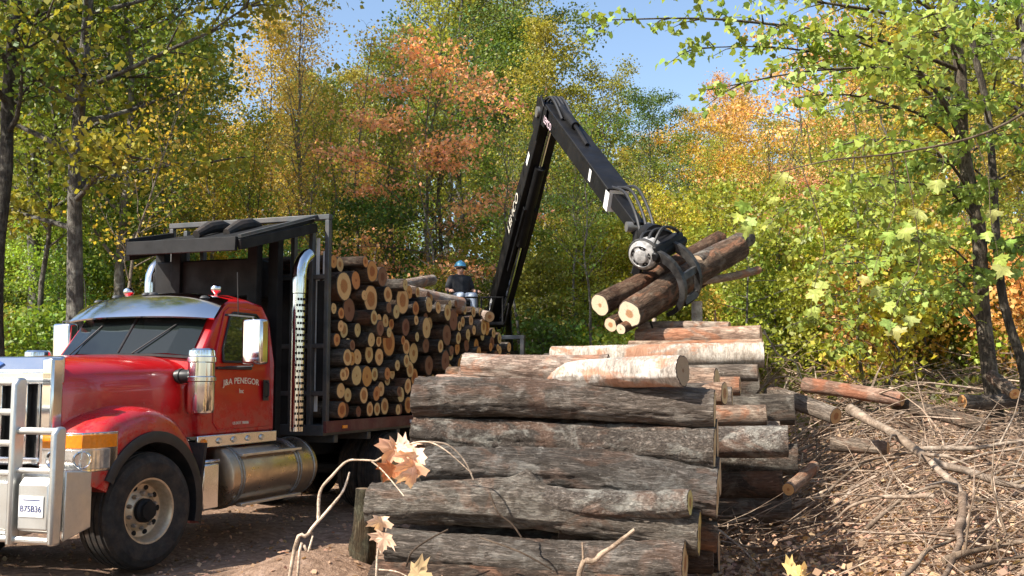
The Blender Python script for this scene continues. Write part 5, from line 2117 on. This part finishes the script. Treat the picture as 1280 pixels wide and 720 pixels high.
def brush(seed, count, colour, label):
    r = random.Random(seed)
    m = MB()
    for i in range(count):
        while True:
            x, y = s_right(r)
            px = 640 + x / y * FPX
            clear = (px < 1150 and y < 8.9) or (px < 1040 and y < 10.2)
            if not clear or r.random() < .08:
                break
        L = r.uniform(.25, 1.3)
        dens = .5 + .5 * noise.noise(Vector((x * .6, y * .6, 5)))
        z0 = r.random() ** 1.2 * 1.0 * dens * (1 if y > 9.8 else .4)
        ang = r.uniform(0, 6.28)
        pts = []
        el = r.gauss(0, .28)
        for k in range(4):
            pts.append(Vector((x, y, max(terrain(x, y, True) + .01, terrain(x, y, False) + z0 + math.sin(el) * L * k / 3))))
            ang += r.gauss(0, .3)
            x += math.cos(ang) * L / 3
            y += math.sin(ang) * L / 3
        q = r.choice([.002, .003, .004, .005, .008])
        if i % 9 == 0:
            L *= 1.7
            q = r.uniform(.008, .02)
        m.tube(pts, [q, q * .85, q * .65, q * .3], 4, caps=False)
    o = m.build("brush", BARKS['twig'], fixn=False)
    o.color = (*colour, 1)
    tag(o, label, "brush", kind="stuff")


brush(31, 2900, (1.55, 1.40, 1.28), "tangle of pale dry twigs heaped over the slash bank")
brush(32, 2300, (.85, .72, .63), "tangle of dark brown twigs heaped over the slash bank")


def big_branch(seed, pts, r0, label, tint=(1, 1, 1), group=None, subs=5, name="branch"):
    r = random.Random(seed)
    P = smooth_path(pts, 5)
    P = [p + Vector((.007 * math.sin(i * 1.3 + seed), .007 * math.cos(i * 1.1), .007 * math.sin(i * .8 + seed * 2))) for i, p in enumerate(P)]
    m = MB()
    n = len(P)
    m.tube(P, [r0 * (1 - .65 * k / (n - 1)) * (1 + .10 * math.sin(k * .9 + seed)) for k in range(n)], 9)
    for k in range(subs):
        i = r.randrange(2, n - 1)
        d = (P[i] - P[i - 1]).normalized()
        v = Vector((r.gauss(0, 1), r.gauss(0, 1), abs(r.gauss(.2, .6))))
        d2 = (d * .8 + v.normalized() * .8).normalized()
        L = r.uniform(.3, .9)
        rr = r0 * r.uniform(.18, .4)
        p1 = P[i] + d2 * L * .5 + Vector((0, 0, .03))
        p2 = P[i] + d2 * L + Vector((r.gauss(0, .06), r.gauss(0, .06), 0))
        for q in (p1, p2):
            q.z = max(q.z, terrain(q.x, q.y) + .01)
        m.tube([P[i], p1, p2], [rr, rr * .7, rr * .25], 6, caps=False)
    o = m.build(name, BARKS['twig'], ang=80)
    o.color = (*tint, 1)
    return tag(o, label, "branch", group)


def gp(px, py, Y, lift=None):
    p = at(px, py, Y)
    if lift is not None:
        p.z = terrain(p.x, p.y) + lift
    return p


big_branch(1, [gp(1062, 512, 10.6), gp(1110, 538, 10.0), gp(1160, 575, 9.4), gp(1195, 608, 8.9), gp(1215, 640, 8.5)], .052, "long bare crooked branch sloping down the slash heap", (1.1, 1.02, .95))
big_branch(2, [gp(1165, 577, 9.6), gp(1215, 592, 9.5), gp(1262, 606, 9.4), gp(1300, 612, 9.3)], .045, "pale straight limb jutting from the crooked branch", (1.2, 1.15, 1.1))
big_branch(3, [gp(1150, 562, 9.9), gp(1205, 560, 9.8), gp(1250, 556, 9.7), gp(1310, 545, 9.6)], .03, "thin pale limb lying across the slash heap", (1.25, 1.2, 1.15))
big_branch(4, [gp(1205, 620, 8.4), gp(1200, 660, 7.9), gp(1196, 690, 7.5), gp(1170, 735, 7.0)], .04, "dark root-like branch reaching down the bank", (.75, .65, .58))
big_branch(5, [gp(1130, 720, 7.2), gp(1160, 690, 7.6), gp(1195, 672, 7.8), gp(1230, 660, 8.0)], .02, "thin curved branch on the bare bank soil", (.85, .75, .65))
big_branch(6, [gp(1180, 700, 7.4), gp(1230, 686, 7.5), gp(1300, 672, 7.6)], .03, "dark branch lying low at the bank's edge", (.8, .7, .6))
big_branch(7, [gp(1200, 715, 7.2), gp(1250, 700, 7.3), gp(1310, 694, 7.3)], .022, "slim brown branch beneath the dark low branch", (.7, .62, .55))
big_branch(8, [gp(940, 500, 11.5), gp(960, 478, 11.4), gp(985, 470, 11.4), gp(1010, 482, 11.3)], .015, "arched thin twig between rear pile and slash", (.9, .8, .7))
big_branch(9, [gp(955, 412, 14.2), gp(970, 440, 14.2), gp(995, 455, 14.2), gp(1003, 480, 14.2)], .014, "bent grey sapling stem behind the rear pile", (1.2, 1.15, 1.1))
rb = random.Random(8)
for i in range(26):
    px = rb.uniform(940, 1300)
    Y = rb.uniform(8.6, 15)
    x = (px - 640) / FPX * Y
    a0 = rb.uniform(-.6, .6) + (math.pi if rb.random() < .5 else 0)
    L = rb.uniform(.9, 2.4)
    P = twig_path(rb, (x, Y), a0, L, 5, wob=.2, lift=rb.uniform(.05, .35))
    v = rb.uniform(.7, 1.25)
    big_branch(100 + i, P, rb.uniform(.008, .022), "grey dead branch strewn in the slash heap", (v, v * .92, v * .85), group="dead branches strewn in the slash heap", subs=4)
# logs thrown in the slash
for i, (a, b, r, bk, lab, tint) in enumerate([
    ((1005, 481, 13.2), (1128, 499, 12.4), .095, 'pale', "pinkish peeled log lying across the slash heap", (.85, .66, .58)),
    ((962, 492, 12.0), (1045, 520, 11.2), .10, 'furrow', "grey furrowed log end sticking out of the slash", (1.5, 1.4, 1.3)),
    ((1203, 502, 12.6), (1300, 498, 12.9), .09, 'furrow', "short log with an orange cut end beside the dark trunks", (1.1, 1, .9)),
    ((1120, 505, 12.6), (1235, 534, 11.8), .085, 'furrow', "tan log half covered by twigs in the slash heap", (.95, .82, .7)),
    ((1240, 470, 12.7), (1268, 492, 12.2), .075, 'furrow', "short broken log leaning beside the dark trunk", (1.4, 1.25, 1.1)),
    ((985, 612, 9.6), (1018, 583, 10.2), .06, 'pale', "short splintered log butt poking out of the bank", (.9, .75, .62)),
    ((1040, 555, 11.0), (1110, 560, 10.7), .08, 'furrow', "weathered log chunk sunk in the slash", (1.4, 1.25, 1.1)),
    ((890, 500, 11.8), (985, 505, 11.4), .09, 'brown', "brown log lying between rear pile and slash", (1, .9, .8)),
]):
    A, B = at(*a), at(*b)
    place_log(log_meshes(200 + i, (B - A).length, r, r * .92, 20, 12, .02, .07, bark=bk), A, B, label=lab, tint=tint, cut=(.58, .30, .11))


# ------------------------------------------------------------------ near trees at the right edge
def near_tree(name, label, px, Y, H, r0, limbs, colour, seed, nleaf, tint, lean):
    rnd_ = random.Random(seed)
    rng = np.random.default_rng(seed)
    x = (px - 640) / FPX * Y
    z0 = terrain(x, Y) - .1
    T = thing(name, label, "tree", (x, Y, z0))
    inv = Matrix.Translation((-x, -Y, -z0))
    base = Vector((x, Y, z0))
    pts = [base + Vector((lean[0] * u * H + rnd_.gauss(0, .05), lean[1] * u * H + rnd_.gauss(0, .05), u * H)) for u in np.linspace(0, 1, 12)]
    m = MB()
    P = smooth_path(pts, 3)
    m.tube(P, list(np.linspace(1, .35, len(P)) * r0), 12)
    anchors = []
    for (h, tip, r) in limbs:
        i = min(len(P) - 1, int(h / H * (len(P) - 1)))
        a = P[i]
        tip = Vector(tip)
        mid_ = a.lerp(tip, .5) + Vector((rnd_.gauss(0, .1), rnd_.gauss(0, .1), .25))
        lp = smooth_path([a, a.lerp(mid_, .5) + Vector((0, 0, .12)), mid_, mid_.lerp(tip, .5) + Vector((0, 0, .06)), tip], 3)
        n = len(lp)
        m.tube(lp, [r * .55 * (1 - .8 * k / (n - 1)) for k in range(n)], 7, caps=False)
        for k in range(3, n):
            for s in (-1, 1):
                d = (lp[k] - lp[k - 1]).normalized()
                sv = d.cross(Vector((0, 0, 1))).normalized()
                dd = (d * .7 + sv * s * rnd_.uniform(.4, 1.0) + Vector((0, 0, rnd_.gauss(-.12, .22)))).normalized()
                L = rnd_.uniform(.25, .75) * (1.1 - .5 * k / n)
                e = lp[k] + dd * L
                m.tube([lp[k], lp[k] + dd * L * .5 + Vector((0, 0, .03)), e], [max(.006, r * .25), .005, .003], 4, caps=False)
                for q in (.3, .5, .7, .85, 1.0):
                    anchors.append(lp[k] + dd * L * q)
    tr = m.build("trunk", BARKS['trunk'], T, ang=80, fixn=False)
    tr.matrix_parent_inverse = inv
    tr.color = (*tint, 1)
    A = np.array([tuple(a) for a in anchors])
    idx = rng.integers(0, len(A), nleaf)
    pos = A[idx] + rng.normal(size=(nleaf, 3)) * np.array([.05, .05, .035])
    cv = rng.normal(.5, .2, len(A))
    V, k = leaf_cloud(rng, pos, rng.uniform(.05, .10, nleaf), LEAF_MAPLE, up=.35)
    me = cloud_mesh("crown", V, k, M['leaf'], cv[idx] + rng.normal(0, .12, nleaf), rng.normal(.5, .2, nleaf))
    o = bpy.data.objects.new("crown", me)
    COL.objects.link(o)
    o.parent = T
    o.matrix_parent_inverse = inv
    o.color = (*colour, 1)
    return T


near_tree("maple_tree", "dark-trunked maple with light green branches hanging over the slash", 1246, 13.0, 11, .105,
          [(5.2, at(760, 25, 11.2), .055), (4.8, at(900, 110, 10.8), .05), (5.6, at(830, -15, 11.5), .05), (4.0, at(1010, 120, 10.4), .045),
           (4.6, at(980, 30, 11.4), .05), (5.4, at(1060, -20, 10.6), .05), (3.4, at(1075, 175, 10.2), .04), (3.0, at(1080, 235, 10.6), .035),
           (4.2, at(1120, 60, 9.9), .045), (4.4, at(1010, 70, 12.4), .04), (5.0, at(1160, 20, 10.0), .04), (2.5, at(1140, 300, 10.9), .028), (2.2, at(1065, 330, 11.6), .03),
           (4.9, at(870, 60, 11.9), .045), (1.8, at(1110, 370, 11.9), .025)],
          (.33, .42, .09), 21, 3600, (.85, .74, .62), (-.075, .0))
near_tree("maple_tree", "slimmer dark trunk leaning beside the light green maple", 1268, 13.6, 10, .065,
          [(4.5, at(1170, 150, 12.4), .035), (5.2, at(1240, 60, 12.2), .04), (3.2, at(1200, 250, 12.4), .03), (5.6, at(1290, 10, 12.4), .04), (4.0, at(1290, 200, 12.2), .03), (2.6, at(1290, 330, 12.4), .025), (3.6, at(1130, 215, 12.8), .03), (2.2, at(1190, 380, 12.6), .02)],
          (.28, .38, .085), 22, 2000, (.65, .6, .52), (-.06, .01))
near_tree("maple_sapling", "young green maple sapling with drooping leaves between pile and trunks", 1075, 16.0, 4.6, .03,
          [(1.6, at(1010, 400, 15.2), .012), (2.0, at(1130, 380, 15.4), .012), (2.4, at(1040, 330, 15.2), .012), (2.8, at(1120, 320, 15.6), .012), (3.2, at(1000, 300, 15.6), .012), (3.6, at(1090, 280, 15.2), .012), (1.2, at(1060, 430, 15.0), .01), (3.0, at(960, 280, 16.0), .012)],
          (.32, .38, .08), 23, 1800, (.9, .85, .8), (0, 0))


# ------------------------------------------------------------------ single large leaves close to the camera
def leaf_proto(seed, curl, fold=.25):
    """lobed leaf with toothed outline, slightly curled, two-sided sheet with thickness"""
    r = random.Random(seed)
    half = [(0, 0), (.05, .02), (.20, -.02), (.42, -.04), (.34, .10), (.52, .22), (.72, .30), (.58, .42), (.66, .60), (.44, .56), (.30, .60), (.20, .58), (.24, .78), (.12, .84), (0, 1.10)]
    out = [(x * r.uniform(.92, 1.08), y * r.uniform(.97, 1.03)) for x, y in half] + [(-x * r.uniform(.9, 1.1), y * r.uniform(.97, 1.03)) for x, y in half[-2:0:-1]]
    inner = [(x * .5, .12 + (y - .12) * .5) for x, y in out]
    c = (0, .30)

    def bend(x, y):
        return (x, y * math.cos(curl * y * .5), fold * abs(x) - curl * .45 * y * y + .06 * math.sin(7 * x + seed) + .05 * math.sin(6 * y + seed * 2))
    V = [bend(*p) for p in out] + [bend(*p) for p in inner] + [bend(*c)]
    n = len(out)
    F = []
    for i in range(n):
        j = (i + 1) % n
        F.append((i, j, n + j, n + i))
        F.append((n + i, n + j, 2 * n))
    me = bpy.data.meshes.new("leaf")
    me.from_pydata(V, [], F)
    rng = np.random.default_rng(seed)
    for nm, mu, sd in (("var", .5, .06), ("val", .5, .10)):
        a = me.attributes.new(nm, 'FLOAT', 'FACE')
        a.data.foreach_set("value", np.clip(rng.normal(mu, sd, len(F)), 0, 1).astype(np.float32))
    me.polygons.foreach_set("use_smooth", [True] * len(F))
    return me


DEAD = [leaf_proto(k, c, f) for k, (c, f) in enumerate(((.9, .5), (.5, .35), (1.3, .7), (.7, -.3)))]
for me in DEAD:
    me.materials.append(M['deadleaf'])
LIVE = [leaf_proto(20 + k, c, f) for k, (c, f) in enumerate(((.5, .2), (.8, .3), (.3, -.15)))]
for me in LIVE:
    me.materials.append(M['leaf'])


def hang_leaf(parent, inv, me, pos, size, direction, normal, colour):
    d = Vector(direction).normalized()
    nrm = Vector(normal)
    nrm = (nrm - d * nrm.dot(d)).normalized()
    x = d.cross(nrm)
    R = Matrix((x, d, nrm)).transposed().to_4x4()
    o = bpy.data.objects.new("leaf", me)
    COL.objects.link(o)
    o.parent = parent
    o.matrix_parent_inverse = inv
    o.matrix_basis = Matrix.Translation(pos) @ R @ Matrix.Diagonal((size, size, size, 1))
    o.color = (*colour, 1)
    return o


def dead_twig(label, stems, leaves, root, tint=(2.9, 2.8, 2.65)):
    root = Vector(root)
    T = thing("dead_branch", label, "branch", root)
    inv = Matrix.Translation(-root)
    for pts, r in stems:
        m = MB()
        P = smooth_path(pts, 5)
        n = len(P)
        rr = random.Random(int(r * 1e4))
        m.tube(P, [r * (1 - .55 * k / (n - 1)) * rr.uniform(.88, 1.12) for k in range(n)], 8)
        o = m.build("stem", BARKS['twig'], T, ang=80)
        o.matrix_parent_inverse = inv
        o.color = (*tint, 1)
    for (me, px, py, Y, size, dirp, nrm, col) in leaves:
        p = at(px, py, Y)
        e = at(px + dirp[0], py + dirp[1], Y + dirp[2])
        hang_leaf(T, inv, me, p, size, e - p, nrm, col)
    return T


PEACH = (.74, .42, .27)
PEACH2 = (.78, .54, .40)
RUSTY = (.52, .20, .09)
g0 = at(352, 740, 3.4)
g0.z = 0.0
dead_twig("bleached forked branch with a few withered orange maple leaves beside the pile",
          [([Vector((g0.x - .1, g0.y + .05, 0)), at(362, 722, 3.4), at(385, 668, 3.4), at(408, 640, 3.42), at(428, 615, 3.45), at(437, 590, 3.45)], .0072),
           ([at(398, 650, 3.41), at(400, 615, 3.42), at(415, 595, 3.43), at(433, 577, 3.44), at(450, 575, 3.42), at(470, 576, 3.38)], .0055),
           ([Vector((g0.x + .02, g0.y + .1, 0)), at(372, 722, 3.45), at(385, 690, 3.45), at(391, 670, 3.45)], .006),
           ([at(470, 576, 3.38), at(500, 560, 3.36), at(530, 552, 3.34), at(556, 562, 3.3), at(590, 592, 3.28)], .0035),
           ([at(465, 577, 3.38), at(480, 590, 3.34), at(505, 620, 3.3)], .003)],
          [(DEAD[0], 497, 556, 3.36, .085, (-28, 38, -.05), (.3, -1, .4), PEACH),
           (DEAD[1], 492, 580, 3.36, .068, (-18, 32, 0), (.2, -1, .1), RUSTY),
           (DEAD[1], 496, 562, 3.34, .08, (38, -14, .02), (-.3, -.6, .9), PEACH2),
           (DEAD[2], 522, 560, 3.33, .085, (-14, 45, -.02), (-.4, -1, .3), PEACH2),
           (DEAD[0], 516, 574, 3.31, .08, (-8, 48, .0), (.25, -1, .2), PEACH),
           (DEAD[3], 514, 584, 3.30, .078, (6, 42, .03), (.5, -.9, .0), PEACH2)],
          (g0.x, g0.y, 0))
g1 = at(470, 760, 3.5)
dead_twig("low dead twig with pale curled leaves at the foot of the pile",
          [([Vector((g1.x, g1.y, 0)), at(470, 730, 3.5), at(478, 690, 3.5), at(484, 655, 3.5)], .005),
           ([at(474, 712, 3.5), at(500, 716, 3.45), at(530, 735, 3.4)], .003)],
          [(DEAD[0], 476, 645, 3.48, .065, (-4, 30, 0), (.2, -1, .2), PEACH2),
           (DEAD[1], 482, 665, 3.46, .075, (-10, 40, .02), (-.2, -1, .3), PEACH2),
           (DEAD[1], 512, 716, 3.42, .09, (34, 6, .0), (0, -.7, .8), (.60, .42, .22)),
           (DEAD[3], 548, 728, 3.40, .09, (20, 16, .0), (.1, -.7, .8), (.62, .40, .26))],
          (g1.x, g1.y, 0))
g2 = at(725, 770, 3.8)
dead_twig("pale broken stick poking up before the log pile",
          [([Vector((g2.x, g2.y, 0)), at(722, 745, 3.8), at(745, 700, 3.8), at(768, 682, 3.8), at(793, 662, 3.8)], .014),
           ([at(726, 735, 3.8), at(729, 700, 3.8), at(728, 678, 3.8)], .007)], [], (g2.x, g2.y, 0), (1.6, 1.45, 1.3))
g3 = at(990, 780, 4.2)
dead_twig("yellow withered leaf on a short twig before the bank",
          [([Vector((g3.x, g3.y, 0)), at(990, 745, 4.2), at(988, 716, 4.2)], .004)],
          [(DEAD[1], 982, 714, 4.2, .085, (24, -6, 0), (0, -.6, .8), (.66, .46, .18)), (DEAD[0], 996, 716, 4.18, .07, (18, 6, 0), (.2, -.6, .8), (.66, .42, .16))], (g3.x, g3.y, 0))
# thin dead twig arching over the front logs
m = MB()
m.tube(smooth_path([at(536, 552, 8.2), at(560, 556, 8.1), at(580, 575, 8.05), at(592, 600, 8.0)], 4), .006, 6)
o = m.build("twig", BARKS['twig'])
o.color = (1, .95, .9, 1)
tag(o, "thin curved twig arching over the pile's front logs", "branch")
for k, (pts, lab) in enumerate([([at(508, 708, 8.0), at(515, 690, 7.95), at(535, 675, 7.95), at(560, 662, 7.95)], "dark forked twig lying on the foot log"),
                              ([at(612, 616, 7.9), at(622, 640, 7.85), at(640, 655, 7.85), at(652, 672, 7.82)], "short dark twig lying on the knobbed log"),
                              ([at(600, 672, 7.9), at(650, 690, 7.75), at(690, 712, 7.7)], "long dark twig crossing the foot log")]):
    m = MB()
    m.tube(smooth_path(pts, 4), .007, 6)
    o = m.build("twig", BARKS['twig'])
    o.color = (.35, .3, .26, 1)
    tag(o, lab, "branch")

# large pale-green leaves on thin shoots in front of the right-hand trees
shoots = [
    ([(1005, 150), (985, 205), (955, 245), (930, 268)], [(932, 252), (925, 268), (940, 272), (966, 246), (934, 282), (980, 215)]),
    ([(1180, 200), (1165, 235), (1145, 268), (1132, 300)], [(1135, 278), (1128, 286), (1150, 262), (1170, 225)]),
    ([(1120, 250), (1105, 300), (1092, 340), (1085, 372)], [(1094, 325), (1082, 345), (1092, 360), (1110, 290)]),
    ([(1150, 320), (1130, 360), (1115, 395), (1110, 425)], [(1112, 378), (1108, 400), (1118, 408), (1138, 395)]),
    ([(1235, 220), (1238, 270), (1246, 310), (1252, 350)], [(1240, 262), (1232, 290), (1248, 320), (1256, 332), (1260, 300)]),
    ([(1030, 300), (1022, 340), (1015, 375), (1014, 395)], [(1014, 385), (1030, 352), (1018, 362)]),
]
plant_tree('bare', 0, 9.12, .9, LIME, "thin pole tree at the slash bank's outer edge", name="pole_tree", X=5.5, rot=.4)
rs = random.Random(66)
main = [at(1420, 60, 9.0), at(1330, 110, 8.8), at(1235, 165, 8.6), at(1130, 190, 8.5), at(1040, 200, 8.5), at(975, 215, 8.5)]
root = Vector(main[0])
T = thing("maple_branch", "thin drooping maple branch with large separate pale green leaves", "branch", root)
inv = Matrix.Translation(-root)


def shoot_stem(pts, r):
    m = MB()
    P = smooth_path(pts, 4)
    m.tube(P, [r * (1 - .75 * k / (len(P) - 1)) for k in range(len(P))], 6)
    o = m.build("stem", BARKS['twig'], T, ang=80)
    o.matrix_parent_inverse = inv
    o.color = (.5, .45, .36, 1)


shoot_stem(main, .016)
for i, (line, leaves) in enumerate(shoots):
    Y = 8.55 + rs.uniform(-.12, .12)
    pts = [at(x, y, Y) for x, y in line]
    mp = min(smooth_path(main, 6), key=lambda p: (p - pts[0]).length)
    shoot_stem([mp] + pts, .005)
    for (x, y) in leaves:
        p = at(x, y, Y + rs.uniform(-.05, .05))
        hang_leaf(T, inv, rs.choice(LIVE), p, rs.uniform(.085, .14), (rs.gauss(0, .35), rs.gauss(-.1, .3), -1), (rs.gauss(-.3, .5), -1, rs.gauss(.3, .3)), jit((.42, .48, .13)))
